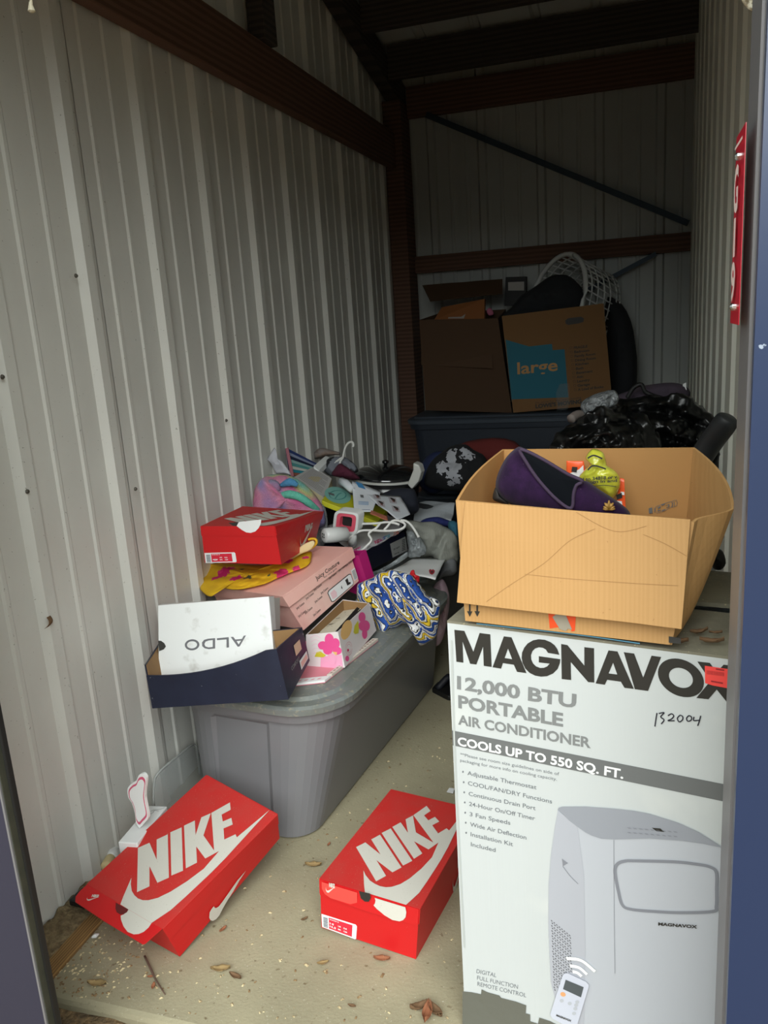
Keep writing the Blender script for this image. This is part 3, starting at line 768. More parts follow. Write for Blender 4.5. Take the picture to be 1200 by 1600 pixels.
for x0 in (205, 275):
    FP.px(M_ink, cc(c7_, [(x0 - 8, 130), (x0 + 8, 130), (x0 + 8, 210), (x0 + 26, 210), (x0, 262), (x0 - 26, 208), (x0 - 8, 208)]), 'printed_arrow', 1)
FP.px(M_tape, cc(c7_, [(940, 215), (1200, 245), (1190, 395), (1160, 400), (1150, 370), (1130, 370), (1025, 360), (955, 372)]), 'orange_tape', 1)
FP.px(M_pk, cc(c7_, [(980, 262), (1020, 232), (1110, 250), (1165, 380), (1125, 372), (1105, 395), (1050, 375)]), 'grey_tape', 2)
FP.px(M_ink, [(1045, 994), (1064, 997), (1064, 1006), (1045, 1004)], 'printed_mark', 1)
FP.done()
BI = Face(lambda u, v: CB(u, 1 - t, v) - nf * -.001, CB.d[0], CB.d[2])
BP = Prints(BI, cb)
# upside-down stamp on the inside of the back panel
c8_ = lambda x, y: (1000 + x / 15, 770 + y / 15)
BP.px(M_inkd, cc(c8_, [(205, 360), (285, 335), (295, 475), (210, 480)]), 'printed_stamp', 2)
for a in ([(370, 320), (720, 200), (735, 330), (395, 470), (370, 320)], [(735, 205), (855, 160), (862, 290), (745, 330)]): BP.line(M_inkd, cc(c8_, a), .0007, 'printed_stamp', 2, 2)
for a in ([(405, 345), (480, 300), (480, 345), (420, 370)], [(500, 275), (585, 245), (580, 275), (505, 300)], [(410, 405), (485, 385), (480, 410), (415, 430)], [(510, 400), (595, 370), (590, 395), (515, 425)], [(600, 290), (690, 255), (690, 320), (615, 355), (620, 335), (665, 310), (665, 280), (600, 300)], [(750, 220), (765, 215), (770, 310), (755, 315)], [(790, 205), (805, 200), (812, 300), (800, 305)], [(330, 350), (345, 345), (350, 450), (335, 455)]):
    BP.px(M_inkd, cc(c8_, a), 'printed_stamp', 2)
BP.done()

# ---- things inside the carton
M_velvet = mat('purple_velvet', (44, 20, 56), .9, sheen=.05, spec=.2, col2=(32, 14, 42), nscale=60, bump=.2, bscale=600)
dirt(M_velvet, (150, 120, 150), 420, .74, .77)
M_trim = mat('plum_binding', (58, 42, 64), .8, bump=.4, bscale=500)
M_insole = mat('shoe_inside', (10, 13, 18), .8, spec=.1)
M_gold = mat('gold_thread', (150, 112, 50), .5, metal=.3)
YS = CB(.5, .45, .5)[1]
sh = thing('velvet_loafer', 'dark purple velvet loafer with plum binding lying in the open cardboard carton', 'shoe', hy(880, 800, YS))
c9_ = lambda x, y: (760 + x / 3.158, 690 + y / 3.158)
# a shoe: heel up at the left, toe down to the right; opening faces the camera
def shoe_pt(x, y, d=0): p = hy(*c9_(x, y), YS); return p + (CP - p) / np.linalg.norm(CP - p) * d
outl = [(150, 30), (100, 75), (60, 150), (45, 215), (60, 262), (120, 310), (240, 350), (420, 400), (560, 420), (700, 400), (705, 345), (640, 290), (560, 238), (500, 196), (465, 192), (400, 155), (300, 95), (220, 50), (175, 28)]
low = [(p[0], p[1]) for p in outl]
pillow('upper', [c9_(*p) for p in low], YS, .045, M_velvet, sh, amp=.0006, freq=30, back=.8, k=3)
inner = [(165, 40), (190, 90), (250, 180), (330, 270), (400, 325), (425, 318), (430, 260), (445, 215), (475, 195), (400, 160), (300, 100), (215, 55)]
fi, ni = None, None
ipts = [shoe_pt(x, y, .046) for x, y in inner]
ring = catmull(ipts, 4); cen = sum(ring) / len(ring)
# the dark opening, sunk below the binding
mb = MB(); n = len(ring); cv = (CP - cen) / np.linalg.norm(CP - cen)
vs = ring + [cen + (p - cen) * .8 + cv * .001 for p in ring] + [cen + cv * .002]
mb.add(vs, [(i, (i + 1) % n, n + (i + 1) % n, n + i) for i in range(n)] + [(n + i, n + (i + 1) % n, 2 * n) for i in range(n)])
obj('insole', mb, M_insole, sh, smooth=True)
obj('binding', MB().tube(ring + [ring[0]], .0028, 8), M_trim, sh, smooth=True)
mb = MB()
for k in range(9):
    a = math.pi * (k / 8) ; x, y = 605, 330; p = shoe_pt(x, y + 6, .040); q = shoe_pt(x + 30 * math.cos(a), y + 6 - (42 if k % 2 == 0 else 30) * math.sin(a) - 4, .041)
    mb.tube([p, (p + q) / 2, q], [.0012, .0026, .0012], 6)
obj('embroidery', mb, M_gold, sh, smooth=True)['kind'] = 'stuff'
pillow('heel', [c9_(*p) for p in [(45, 225), (30, 280), (60, 300), (120, 315), (60, 262)]], YS + .01, .02, mat('shoe_sole', (40, 36, 34), .7), sh, amp=.0, k=3)

YP = CB(.5, .86, .5)[1]
pk1, fpk = sheet('snack_packet', [hy(*c9_(395, 170), YP), hy(*c9_(500, 190), YP), hy(*c9_(480, 95), YP), hy(*c9_(395, 95), YP)], mat('packet_orange', (234, 92, 44), .35), None, .004, 40, 2)
tag(pk1, 'small orange and white torn packet behind the purple shoe in the carton', 'packet')
pp = Prints(fpk, pk1); pp.px(M_ink, cc(c9_, [(425, 122), (450, 125), (446, 150), (420, 146)]), 'printed_picture', 4); pp.px(M_pw, cc(c9_, [(458, 135), (478, 115), (482, 185), (450, 180), (410, 165), (405, 158)]), 'printed_picture', 3); pp.done()
pk2, fpk = sheet('snack_packet', [hy(*c9_(640, 330), YP - .03), hy(*c9_(688, 345), YP - .03), hy(*c9_(680, 185), YP - .03), hy(*c9_(660, 180), YP - .03)], mat('packet_orange', (234, 92, 44), .35), None, .003, 40, 5)
tag(pk2, 'orange patterned packet edge right of the yellow-green bag in the carton', 'packet')
pp = Prints(fpk, pk2); pp.px(M_pw, cc(c9_, [(665, 245), (680, 247), (681, 262), (664, 260)]), 'printed_picture', 4); pp.px(M_ink, cc(c9_, [(640, 262), (668, 250), (670, 275), (645, 285)]), 'printed_picture', 4); pp.px(M_pw, cc(c9_, [(645, 290), (668, 292), (670, 310), (647, 306)]), 'printed_picture', 4); pp.done()
M_yb = mat('yellow_film', (208, 204, 66), .25, col2=(176, 182, 60), nscale=30, coat=.4)
yb = thing('crumpled_bag', 'crumpled yellow-green plastic bag with black print, tied at the top, in the carton', 'bag', hy(935, 790, YP - .04))
ybb = pillow('pouch', [c9_(*p) for p in [(500, 60), (530, 35), (575, 55), (592, 95), (600, 120), (640, 150), (660, 190), (655, 240), (620, 285), (570, 260), (470, 200), (460, 170), (500, 125), (505, 100), (490, 85)]], YP - .04, .03, M_yb, yb, amp=.006, freq=45, k=4, rings=14)
BFace = Face(lambda u, v: hy(*c9_(440 + 230 * u, 290 - 240 * v), YP - .04) + (CP - hy(*c9_(555, 170), YP - .04)) / 1.3 * (.036), .09, .09)
yp = Prints(BFace, yb)
yp.text(M_ink, 'N to 34818 or v.', c9_(462, 195), c9_(650, 180), c9_(462, 178), .03, lift=2); yp.text(M_ink, 'sign in and', c9_(500, 205), c9_(645, 198), c9_(500, 190), .03, lift=2)
yp.line(M_ink, cc(c9_, [(500, 82), (530, 68), (572, 84)]), .003, 'printed_lettering'); yp.line(M_ink, cc(c9_, [(500, 140), (530, 118), (590, 135)]), .0028, 'printed_lettering'); yp.line(M_ink, cc(c9_, [(520, 222), (580, 215), (640, 222)]), .0012, 'printed_lettering')
yp.done()

# ============================================================ RED SHOEBOXES
def face_shift(f, d): return Face(lambda u, v: f.fn(u, v) + d, f.du, f.dv)
c1_ = lambda x, y: (180 + x / 4.6154, 1230 + y / 4.6154)
HL = Hex((-.9568, 1.3713, .0448), (12.0, 5.2, -16.5), (.2281, .3449, .1011), pix={(0, 0, 1): (136, 1382), (1, 0, 1): (253, 1451), (0, 1, 1): (323, 1211), (1, 1, 1): (433, 1272), (1, 0, 0): (281, 1495), (1, 1, 0): (437, 1310)})
LOGO_N = [(165, 440), (248, 403), (300, 525), (300, 380), (380, 342), (388, 655), (305, 692), (248, 572), (248, 718), (158, 760)]
LOGO_I = [(398, 328), (480, 292), (490, 605), (406, 640)]
LOGO_K = [(497, 280), (575, 243), (580, 348), (622, 220), (690, 190), (637, 350), (712, 457), (750, 463), (650, 517), (585, 430), (590, 547), (510, 588)]
LOGO_E = [(694, 188), (828, 112), (833, 165), (768, 200), (776, 250), (838, 224), (848, 272), (782, 300), (787, 380), (868, 342), (878, 364), (800, 450), (750, 465), (714, 457)]
LOGO_S = [(118, 655), (113, 700), (120, 750), (140, 782), (165, 805), (200, 818), (240, 818), (310, 800), (400, 756), (520, 680), (640, 590), (750, 463), (878, 364), (1000, 262), (1115, 165), (1000, 290), (900, 400), (800, 510), (700, 612), (600, 707), (500, 800), (400, 890), (310, 950), (262, 982), (95, 883), (38, 848), (60, 790), (90, 720)]
LOGO_F = [(95, 883), (262, 982), (240, 1015), (205, 1045), (170, 1060), (135, 1063), (90, 1045), (60, 1005), (42, 955), (40, 928), (62, 918), (85, 900)]
topf = HL.top(); LU = {k: [topf.inv(*c1_(*p)) for p in L] for k, L in (('N', LOGO_N), ('I', LOGO_I), ('K', LOGO_K), ('E', LOGO_E), ('S', LOGO_S), ('F', LOGO_F))}
def swoosh(A, ex, ey):
    pts = [(0, .55), (.02, .35), (.08, .2), (.16, .17), (.3, .25), (1, .9), (.3, -.02), (.2, -.06), (.1, -.03), (.03, .1), (-.01, .3)]
    return [np.array(A) + ex * p[0] + ey * p[1] for p in pts]
def shoebox(H, label, lidfrac=.38, flap='closed', notch=True, group='red shoeboxes'):
    T_ = thing('red_shoebox', label, 'box', H.base(), group)
    tu, tv, tw = .002 / H.d
    z1 = 1 - tw * 1.2
    for nm, a in (('side_panel', (.1 * tu, 1.1 * tu, .1 * tv, 1 - .1 * tv, 0, z1)), ('side_panel', (1 - 1.1 * tu, 1 - .1 * tu, .1 * tv, 1 - .1 * tv, 0, z1)), ('end_panel', (tu, 1 - tu, .1 * tv, 1.1 * tv, 0, z1)), ('end_panel', (tu, 1 - tu, 1 - 1.1 * tv, 1 - .1 * tv, 0, z1)), ('base_panel', (tu, 1 - tu, tv, 1 - tv, 0, tw))):
        mb = MB(); H.slab(mb, *a); obj(nm, mb, M_red, T_)
    wf = 1 - lidfrac
    mb = MB(); H.slab(mb, -tu, 1 + tu, 0, 1, 1 - tw, 1, (8, 10, 1)); lid = obj('lid', mb, M_redtop, T_, bevel=.0008)
    mb = MB(); H.slab(mb, 1, 1 + tu, 0, 1, wf, 1 - tw); obj('lid_skirt', mb, M_red, lid)
    mb = MB(); H.slab(mb, -tu, 0, 0, 1, wf, 1 - tw); obj('lid_skirt', mb, M_red, lid)
    mb = MB(); H.slab(mb, 0, 1, 1, 1 + tv, wf, 1 - tw); obj('lid_skirt', mb, M_red, lid)
    return T_, lid, wf, tu, tv, tw
def logo(H, lid, flapface):
    P = Prints(H.top(), lid)
    for k in 'NIKES': P.uv(M_offw, LU[k], 'printed_logo', 2 if k != 'S' else 2)
    P.done()
    if flapface is not None:
        Q = Prints(flapface, lid); Q.uv(M_offw, LU['F'], 'printed_logo', 1); Q.done()
def minilogo(P, A, ex, ey, ink=M_offw, lift=3, name='printed_logo'):
    """small lettering over a swoosh, axes in face metres"""
    A, ex, ey = map(np.array, (A, ex, ey)); f = P.face
    P.textm(ink, 'NIKE', A + ex * .35 + ey * .55, ex * .6 + ey * .05, ey * .42, .06, name, lift)
    P.uv(ink, [p / (f.du, f.dv) for p in swoosh(A, ex, ey * .8)], name, lift)
def endlabel(P, q, big):
    """white label with red field at quad q (bl, br, tr, tl) in pixels"""
    bl, br, tr, tl = [np.array(P.face.inv(*p)) for p in q]
    L = lambda s, t_: bl * (1 - s) * (1 - t_) + br * s * (1 - t_) + tr * s * t_ + tl * (1 - s) * t_
    P.uv(M_pw, [L(0, 0), L(.97, 0), L(1, .06), L(1, .9), L(.97, 1), L(0, 1)], 'size_label', 1)
    P.uv(M_signred, [L(.21, .1), L(.88, .1), L(.88, .9), L(.21, .9)], 'size_label_field', 2)
    y = .08
    for i in range(12):
        h_ = [.05, .02, .07, .03][i % 4]; P.uv(mat('bar_grey', (120, 126, 134), .6), [L(.05, y), L(.18, y), L(.18, y + h_), L(.05, y + h_)], 'size_label_barcode', 2); y += h_ + .022
        if y > .9: break
    D = np.array([P.face.du, P.face.dv]); 
    for s, a, b, c_, hh in ((big[0], .24, .36, .46, .14), (big[1], .24, .42, .24, .14), ('UK', .48, .57, .48, .1), ('EUR', .64, .74, .47, .1), ('BR', .48, .57, .26, .1), ('CM', .64, .74, .25, .1), ('SHOES 8', .24, .5, .78, .07)):
        if not s: continue
        P.textm(M_pw, s, L(a, c_) * D, (L(b, c_) - L(a, c_)) * D, (L(a, c_ + hh) - L(a, c_)) * D, .03, 'size_label_text', 3)

# left one: flap opened out flat, box tipped
T_, lid, wf, tu, tv, tw = shoebox(HL, 'large red shoebox lying tilted against the ribbed left wall on the floor')
fdrop = .13
fm = MB()
fmap = lambda u, v: HL(u, v, 1) + (HL(.5, .5, 0) - HL(.5, .5, 1)) * (.35 * v * v)
fpt = [(0.0, 0), (1, 0), (.985, -.115), (.97, -.125), (.5, -.125), (.06, -.115), (.015, -.09), (.0, -.05)]
up_ = HL(.5, .5, 1) - HL(.5, .5, 0); up_ /= np.linalg.norm(up_)
fm.prism([HL(u, v, 1) for u, v in fpt], -up_ * .002); obj('end_flap', fm, M_red, lid)
flapF = HL.top(); logo(HL, lid, flapF)
Pm = Prints(flapF, lid)
Pm.px(M_maroon, cc(c1_, [(5, 834), (50, 860), (97, 884), (85, 905), (62, 918), (38, 921), (12, 905), (3, 880)]), 'thumb_hole', 2)
A_ = flapF.inv(135, 1407) * (flapF.du, flapF.dv); B_ = flapF.inv(152.5, 1409) * (flapF.du, flapF.dv); C_ = flapF.inv(138, 1399) * (flapF.du, flapF.dv)
minilogo(Pm, A_, B_ - A_, (C_ - A_) * 1.3, lift=2)
Pm.done()
cf_ = lambda x, y: (250 + x / 6, 1350 + y / 6)
Rf = Prints(HL.right(), T_)
Rf.px(M_offw, cc(cf_, [(455, 500), (460, 450), (480, 415), (500, 392), (505, 405), (520, 410), (545, 395), (580, 350), (640, 265), (720, 150), (800, 60), (740, 150), (680, 255), (620, 350), (580, 420), (550, 480), (520, 515), (490, 530), (468, 525)]), 'printed_logo', 3)
Rf.done()
# torn gusset at the near right corner of the lid
mb = MB().prism([HL(.93, 0, 1), HL(1, 0, 1), HL(1.0, -.10, .80)], -up_ * .002)
g0, g1, g2_ = [np.array(hy(*p_, HL(1, 0, .8)[1] - .01)) for p_ in ((255, 1453), (240, 1483), (268, 1481))]

# right one
HR = Hex((-.4978, 1.4877, 0), (-1.1, 1.9, -7.9), (.2203, .3602, .1189), pix={(0, 0, 1): (500, 1373), (1, 0, 1): (655, 1420), (0, 1, 1): (612, 1233), (0, 0, 0): (502, 1449), (1, 0, 0): (650, 1499)})
T2, lid2, wf, tu, tv, tw = shoebox(HR, 'dusty red shoebox flat on the concrete floor, left of the tall white carton', .30)
mb = MB(); HR.slab(mb, 0, 1, -tv, 0, 1 - .32, 1, (10, 1, 1), lambda u, v, w: np.array([0, -.004, 0]) * (1 - w) * 3 * math.sin(3 * u)); obj('end_flap', mb, M_red, lid2)
dn = lambda H: Face(lambda u, v: H(u, 0 - tv, 1 + v * H.d[1] / H.d[2]) + (H(u, -.012, 1) - H(u, 0, 1)) * .6, H.d[0], H.d[1])
logo(HR, lid2, dn(HR))
Pm = Prints(HR.front(), lid2)
Pm2 = Prints(dn(HR), lid2)
Pm2.uv(M_redlt, [(.03, -.005), (.40, -.005), (.40, -.07), (.33, -.095), (.12, -.095), (.06, -.08), (.03, -.05)], 'printed_patch', 1)
minilogo(Pm2, (.075 * HR.d[0], -.06 * HR.d[1]), (.10 * HR.d[0], 0), (0, .07 * HR.d[1]), lift=2)
Pm2.uv(M_ink, [(.42, .012), (.53, .018), (.54, -.01), (.52, -.038), (.48, -.045), (.44, -.032)], 'thumb_hole', 3)
Pm2.done()
LBf = HR.front(); PL = Prints(LBf, T2)
endlabel(PL, [(503.5, 1448), (556.5, 1468), (558, 1445), (502.5, 1427.5)], ('14', '15.5')); PL.done()
Rf = Prints(HR.right(), T2); D_ = HR.d
for A_, s_ in (((.42, .15), 1),):
    minilogo(Rf, (.55 * D_[1], .05 * D_[2]), (-.22 * D_[1] * -1, 0), (0, .75 * D_[2]), lift=3)
Rf.done()

# top one on the pile
HT = Hex((-.9872, 1.9302, .6444), (-6.2, 0, 3.5), (.2152, .3014, .1051), scale=1.06, pix={(0, 0, 1): (314, 822), (1, 0, 1): (429, 822), (1, 1, 1): (505, 799), (0, 1, 1): (380, 791), (0, 0, 0): (320, 879), (1, 0, 0): (440, 882), (1, 1, 0): (492, 848)})
T3, lid3, wf, tu, tv, tw = shoebox(HT, 'bright red shoebox on top of the heap, resting on yellow flowered cloth', .25)
mb = MB(); HT.slab(mb, .0, 1, -tv, 0, .73, 1, (10, 1, 1)); obj('end_flap', mb, M_red, lid3)
dn3 = Face(lambda u, v: HT(u, 0, 1 + v * HT.d[1] / HT.d[2]) + (HT(u, -.012, 1) - HT(u, 0, 1)) * .5, HT.d[0], HT.d[1])
logo(HT, lid3, None)
Pm2 = Prints(dn3, lid3)
ct_ = lambda x, y: (300 + x / 4.286, 770 + y / 4.286)
Pm2.px(M_pw, cc(ct_, [(315, 195), (465, 178), (462, 205), (448, 235), (425, 258), (395, 268), (365, 265), (335, 248), (300, 222)]), 'printed_logo', 2)
Pm2.px(M_ink, cc(ct_, [(245, 200), (315, 196), (300, 222), (275, 220)]), 'thumb_hole', 2); Pm2.done()
PL = Prints(HT.front(), T3)
endlabel(PL, [ct_(92, 470), ct_(300, 465), ct_(290, 398), ct_(84, 403)], ('', '9')); PL.done()
Rf = Prints(HT.right(), T3); minilogo(Rf, (.50 * HT.d[1], .12 * HT.d[2]), (.30 * HT.d[1], 0), (0, .8 * HT.d[2]), lift=3); Rf.done()

# ============================================================ GREY TOTE
def rrect(cx, cy, hx_, hy_, r, yaw, z, n=5, bow=0):
    ca, sa = math.cos(yaw), math.sin(yaw); out = []
    for k, (sx_, sy_) in enumerate(((1, -1), (1, 1), (-1, 1), (-1, -1))):
        a0 = -math.pi / 2 + k * math.pi / 2
        for i in range(n + 1):
            a = a0 + i / n * math.pi / 2
            x = sx_ * (hx_ - r) + r * math.cos(a); y = sy_ * (hy_ - r) + r * math.sin(a)
            out.append(np.array([cx + x * ca - y * sa, cy + x * sa + y * ca, z]))
    return out
def loft(mb, rings, cap=True, capb=True):
    n = len(rings[0]); vs = [p for r in rings for p in r]; fs = []
    for i in range(len(rings) - 1):
        for k in range(n): fs.append((i * n + k, i * n + (k + 1) % n, (i + 1) * n + (k + 1) % n, (i + 1) * n + k))
    if capb: fs.append(tuple(range(n - 1, -1, -1)))
    if cap: fs.append(tuple((len(rings) - 1) * n + k for k in range(n)))
    return mb.add(vs, fs)
def frontdent(ring, cx, cy, hy_, yaw, z, d):
    ca, sa = math.cos(yaw), math.sin(yaw)
    L = [(-.105, 0), (-.092, d), (.058, d), (.071, 0)]
    return ring + [np.array([cx + x * ca - (y - hy_) * sa, cy + x * sa + (y - hy_) * ca, z]) for x, y in L]
def tote(cx, cy, hw, hl, yaw, z0, h, mbody, mlid, label, fl=.055, r=.07, lid=True, group=None, name='storage_tote', W2=None, L2=None, r2=None, dent=0):
    T = thing(name, label, 'storage box', (cx, cy, z0), group)
    W2 = W2 or hw + fl; L2 = L2 or hl + fl; r2 = r2 or r
    def R(a, b, w, l, rr, dd=0):
        g_ = rrect(cx, cy, w + a, l + a, rr + max(a, -.01), yaw, b, 8)
        return frontdent(g_, cx, cy, l + a, yaw, b, dd) if dent else g_
    mb = MB(); K = (0, .02, .04, .3, .6, .85, .88, .91)
    loft(mb, [R(0, z0 + h * t_, hw + (W2 - hw) * t_ - (.012 if t_ == 0 else 0), hl + (L2 - hl) * t_ - (.012 if t_ == 0 else 0), r + (r2 - r) * t_, dent * (1 if .01 < t_ < .87 else 0)) for t_ in K])
    obj('body', mb, mbody, T, smooth=False)
    mb = MB(); loft(mb, [R(a, z0 + h + b, W2, L2, r2) for a, b in ((.0, -.034), (.014, -.032), (.017, -.008), (.0, -.004))])
    obj('rim', mb, mbody, T)
    mb = MB(); loft(mb, [R(a, z0 + h + b, W2, L2, r2) for a, b in ((.012, -.004), (.026, -.006), (.028, .010), (.020, .016), (-.004, .018), (-.012, .026), (-.05, .028))])
    obj('lid', mb, mlid, T)
    return T
TY = math.radians(-6.2)
tote(-.885, 2.085, .165, .485, TY, 0, .345, M_tote, M_lid, 'large grey plastic storage tote under the heap of shoeboxes, front end facing the door', r=.075, W2=.232, L2=.452, r2=.125, dent=.008)

# ============================================================ THE HEAP ON THE TOTE
M_navybox = mat('navy_card', (36, 41, 60), .45, col2=(30, 34, 52), nscale=14, bump=.08, bscale=20, bdist=.004)
dirt(M_navybox, (150, 150, 150), 110, .735, .76)
M_brownin = mat('brown_liner', (150, 116, 76), .85)
M_pink = mat('pink_card', (236, 176, 166), .5, col2=(240, 190, 178), nscale=6)
M_pinkb = mat('pink_card_body', (228, 170, 162), .55, col2=(236, 196, 184), nscale=9)
M_magenta = mat('magenta_card', (178, 30, 110), .5)
M_whitebox = mat('white_card', (232, 234, 233), .55, bump=.05, bscale=30)
dirt(M_whitebox, (206, 206, 202), 30, .60, .74)
M_clear = mat('clear_plastic', (200, 205, 208), .15, alpha=.28, spec=.8, bump=.5, bscale=50, bdist=.006)
M_bubble = mat('grey_plastic_film', (150, 156, 158), .25, coat=.5, bump=.8, bscale=60, bdist=.006, col2=(112, 118, 120), nscale=30)

def openbox(T, H, mo, mi, t=.004, parts=('front_panel', 'back_panel', 'side_panel', 'side_panel', 'base_panel'), warp=None, n=(12, 1, 5)):
    tu, tv, tw = t / H.d
    for nm, a, nn_, wf_ in ((parts[0], (0, 1, 0, tv, 0, 1), n, warp), (parts[1], (0, 1, 1 - tv, 1, 0, 1), (1, 1, 1), None), (parts[2], (0, tu, tv, 1 - tv, 0, 1), (1, 1, 1), None), (parts[3], (1 - tu, 1, tv, 1 - tv, 0, 1), (1, 4, 4), None), (parts[4], (tu, 1 - tu, tv, 1 - tv, 0, tw), (1, 1, 1), None)):
        mb = MB(); H.slab(mb, *a, nn_, wf_); obj(nm, mb, mo, T)
    for a in ((tu, 1 - tu, tv, 1.4 * tv, tw, .985), (tu, 1 - tu, 1 - 1.4 * tv, 1 - tv, tw, .985), (tu, 1.4 * tu, 1.4 * tv, 1 - 1.4 * tv, tw, .985), (1 - 1.4 * tu, 1 - tu, 1.4 * tv, 1 - 1.4 * tv, tw, .985)):
        mb = MB(); H.slab(mb, *a, n if a[2] == tv and a[3] == 1.4 * tv else (1, 1, 1), warp if a[2] == tv and a[3] == 1.4 * tv else None); obj('inner_liner', mb, mi, T)
    mb = MB(); H.slab(mb, tu, 1 - tu, tv, 1 - tv, tw, 1.6 * tw); obj('inner_liner', mb, mi, T)

# navy box base with the white carton standing in it
HN = Hex((-.9597, 1.6233, .3915), (0.3, -6.4, 8.7), (.3532, .1604, .1095), pix={(0, 0, 1): (225, 1040), (1, 0, 1): (432, 1014), (0, 0, 0): (238, 1107), (1, 0, 0): (451, 1093), (1, 1, 1): (472, 980), (1, 1, 0): (484, 1032), (0, 1, 1): (250, 1002)})
nb_ = thing('navy_open_shoebox', 'open navy blue shoebox on the front corner of the grey tote, holding the white shoebox', 'box', HN.base())
openbox(nb_, HN, M_navybox, M_brownin, warp=lambda u, v, w: (HN(.5, 0, 0) - HN(.5, 0, 1)) * .28 * max(0, 1 - ((u - .30) / .62) ** 2) * w ** 2 * (1 if u < .92 else .6))
P = Prints(HN.right(), nb_)
P.uv(mat('tan_sticker', (226, 188, 160), .6), [(.55, .52), (.80, .52), (.80, .78), (.55, .78)], 'size_label', 2); P.uv(M_pw, [(.62, .12), (.95, .12), (.95, .34), (.62, .34)], 'size_label', 2); P.uv(M_pink, [(.65, .15), (.92, .15), (.92, .28), (.65, .28)], 'size_label_field', 3)
P.textm(M_inkg, 'COMFORT', (.30 * HN.d[1], .36 * HN.d[2]), (.35 * HN.d[1], 0), (0, .09 * HN.d[2]), .02, 'printed_lettering', 2)
P.done()
HA = Hex((-1.0113, 1.6803, .4056), (-18.8, -1.4, 16.3), (.2943, .0971, .1795), pix={(0, 0, 1): (247, 946), (1, 0, 1): (420, 932), (0, 0, 0): (248, 1060), (1, 0, 0): (430, 1042), (1, 1, 1): (440, 931), (0, 1, 1): (258, 941)})
ab = thing('white_shoebox', 'white shoebox with upside-down grey lettering standing inside the navy box base', 'box', HA.base())
tu, tv, tw = .003 / HA.d
mb = MB(); HA.slab(mb, 0, 1, 0, tv, 0, 1); obj('lid_top', mb, M_whitebox, ab, bevel=.001)
for a in ((0, tu, tv, .4, 0, 1), (1 - tu, 1, tv, .4, 0, 1), (tu, 1 - tu, tv, .4, 1 - tw, 1), (tu, 1 - tu, tv, .4, 0, tw)):
    mb = MB(); HA.slab(mb, *a); obj('lid_skirt', mb, M_whitebox, ab)
mb = MB(); HA.slab(mb, 1.5 * tu, 1 - 1.5 * tu, .08, 1, 1.5 * tw, 1 - 1.5 * tw); obj('body', mb, mat('box_offwhite', (198, 196, 190), .6), ab)
P = Prints(HA.front(), ab)
ca_ = lambda x, y: (200 + x / 4, 900 + y / 4)
AG = mat('aldo_grey', (104, 104, 108), .6)
P.px(AG, cc(ca_, [(642, 381), (658, 380), (671, 397), (713, 393), (724, 373), (738, 371), (698, 440), (686, 442)]), NL, holes=[cc(ca_, [(679, 407), (707, 404), (692, 428)])])
P.px(AG, cc(ca_, [(556, 389), (630, 382), (632, 446), (616, 448), (616, 396), (557, 401)]), NL)
P.px(AG, cc(ca_, [(545, 388), (545, 453), (505, 457), (480, 452), (464, 438), (463, 415), (476, 399), (500, 392)]), NL, holes=[cc(ca_, [(530, 400), (505, 403), (485, 410), (478, 425), (484, 440), (504, 446), (530, 443)])])
P.ell(AG, ca_(401, 430), 11.4, 8.6, NL, 1, -.08, 28); P.ell(M_whitebox, ca_(401, 430), 7.9, 5.6, 'lettering_gap', 2, -.08, 24)
P.px(M_ink, cc(ca_, [(190, 404), (208, 405), (228, 420), (238, 440), (225, 458), (195, 470)]), 'thumb_hole', 2)
P.done()

# pink boot box on its magenta neighbour
HP = Hex((-1.1227, 2.3623, .3468), (15.2, -2.8, -21.5), (.3693, .3141, .1064), scale=.88, pix={(1, 0, 1): (441, 930), (1, 1, 1): (546, 856), (0, 0, 1): (328, 914), (1, 0, 0): (476, 985), (1, 1, 0): (562, 908)})
pb = thing('pink_boot_box', 'pale pink boot box with black script lettering and a boot label, under the flowered cloth', 'box', HP.base())
tu, tv, tw = .003 / HP.d
for nm, a in (('side_panel', (1 - 2.4 * tu, 1 - 1.2 * tu, 0, 1, 0, 1 - tw)), ('side_panel', (1.2 * tu, 2.4 * tu, 0, 1, 0, 1 - tw)), ('end_panel', (2.4 * tu, 1 - 2.4 * tu, tv, 2 * tv, 0, 1 - tw)), ('end_panel', (2.4 * tu, 1 - 2.4 * tu, 1 - 2 * tv, 1 - tv, 0, 1 - tw)), ('base_panel', (2.4 * tu, 1 - 2.4 * tu, 2 * tv, 1 - 2 * tv, 0, tw))):
    mb = MB(); HP.slab(mb, *a); obj(nm, mb, M_pinkb, pb)
mb = MB(); HP.slab(mb, -.02, 1.02, -.02, 1.02, 1 - tw, 1, (1, 1, 1)); lp = obj('lid', mb, M_pink, pb, bevel=.0008)
for a in ((1.02 - tu, 1.02, -.02, 1.02, .70, 1 - tw), (-.02, -.02 + tu, -.02, 1.02, .70, 1 - tw), (-.02 + tu, 1.02 - tu, -.02, -.02 + tv, .70, 1 - tw), (-.02 + tu, 1.02 - tu, 1.02 - tv, 1.02, .70, 1 - tw)):
    mb = MB(); HP.slab(mb, *a); obj('lid_skirt', mb, M_pink, lp)
P = Prints(Face(lambda u, v: HP(1.02, u, v), HP.d[1], HP.d[2]), lp); D_ = HP.d
P.textm(M_ink, 'Juicy Couture', (.42 * D_[1], .83 * D_[2]), (.36 * D_[1], 0), (0, .10 * D_[2]), .015, 'printed_lettering', 2)
P.textm(M_ink, 'for nice girls', (.52 * D_[1], .755 * D_[2]), (.20 * D_[1], 0), (0, .04 * D_[2]), 0, 'printed_lettering', 2); P.done()
P = Prints(Face(lambda u, v: HP(1 - 1.2 * tu, u, v), HP.d[1], HP.d[2]), pb)
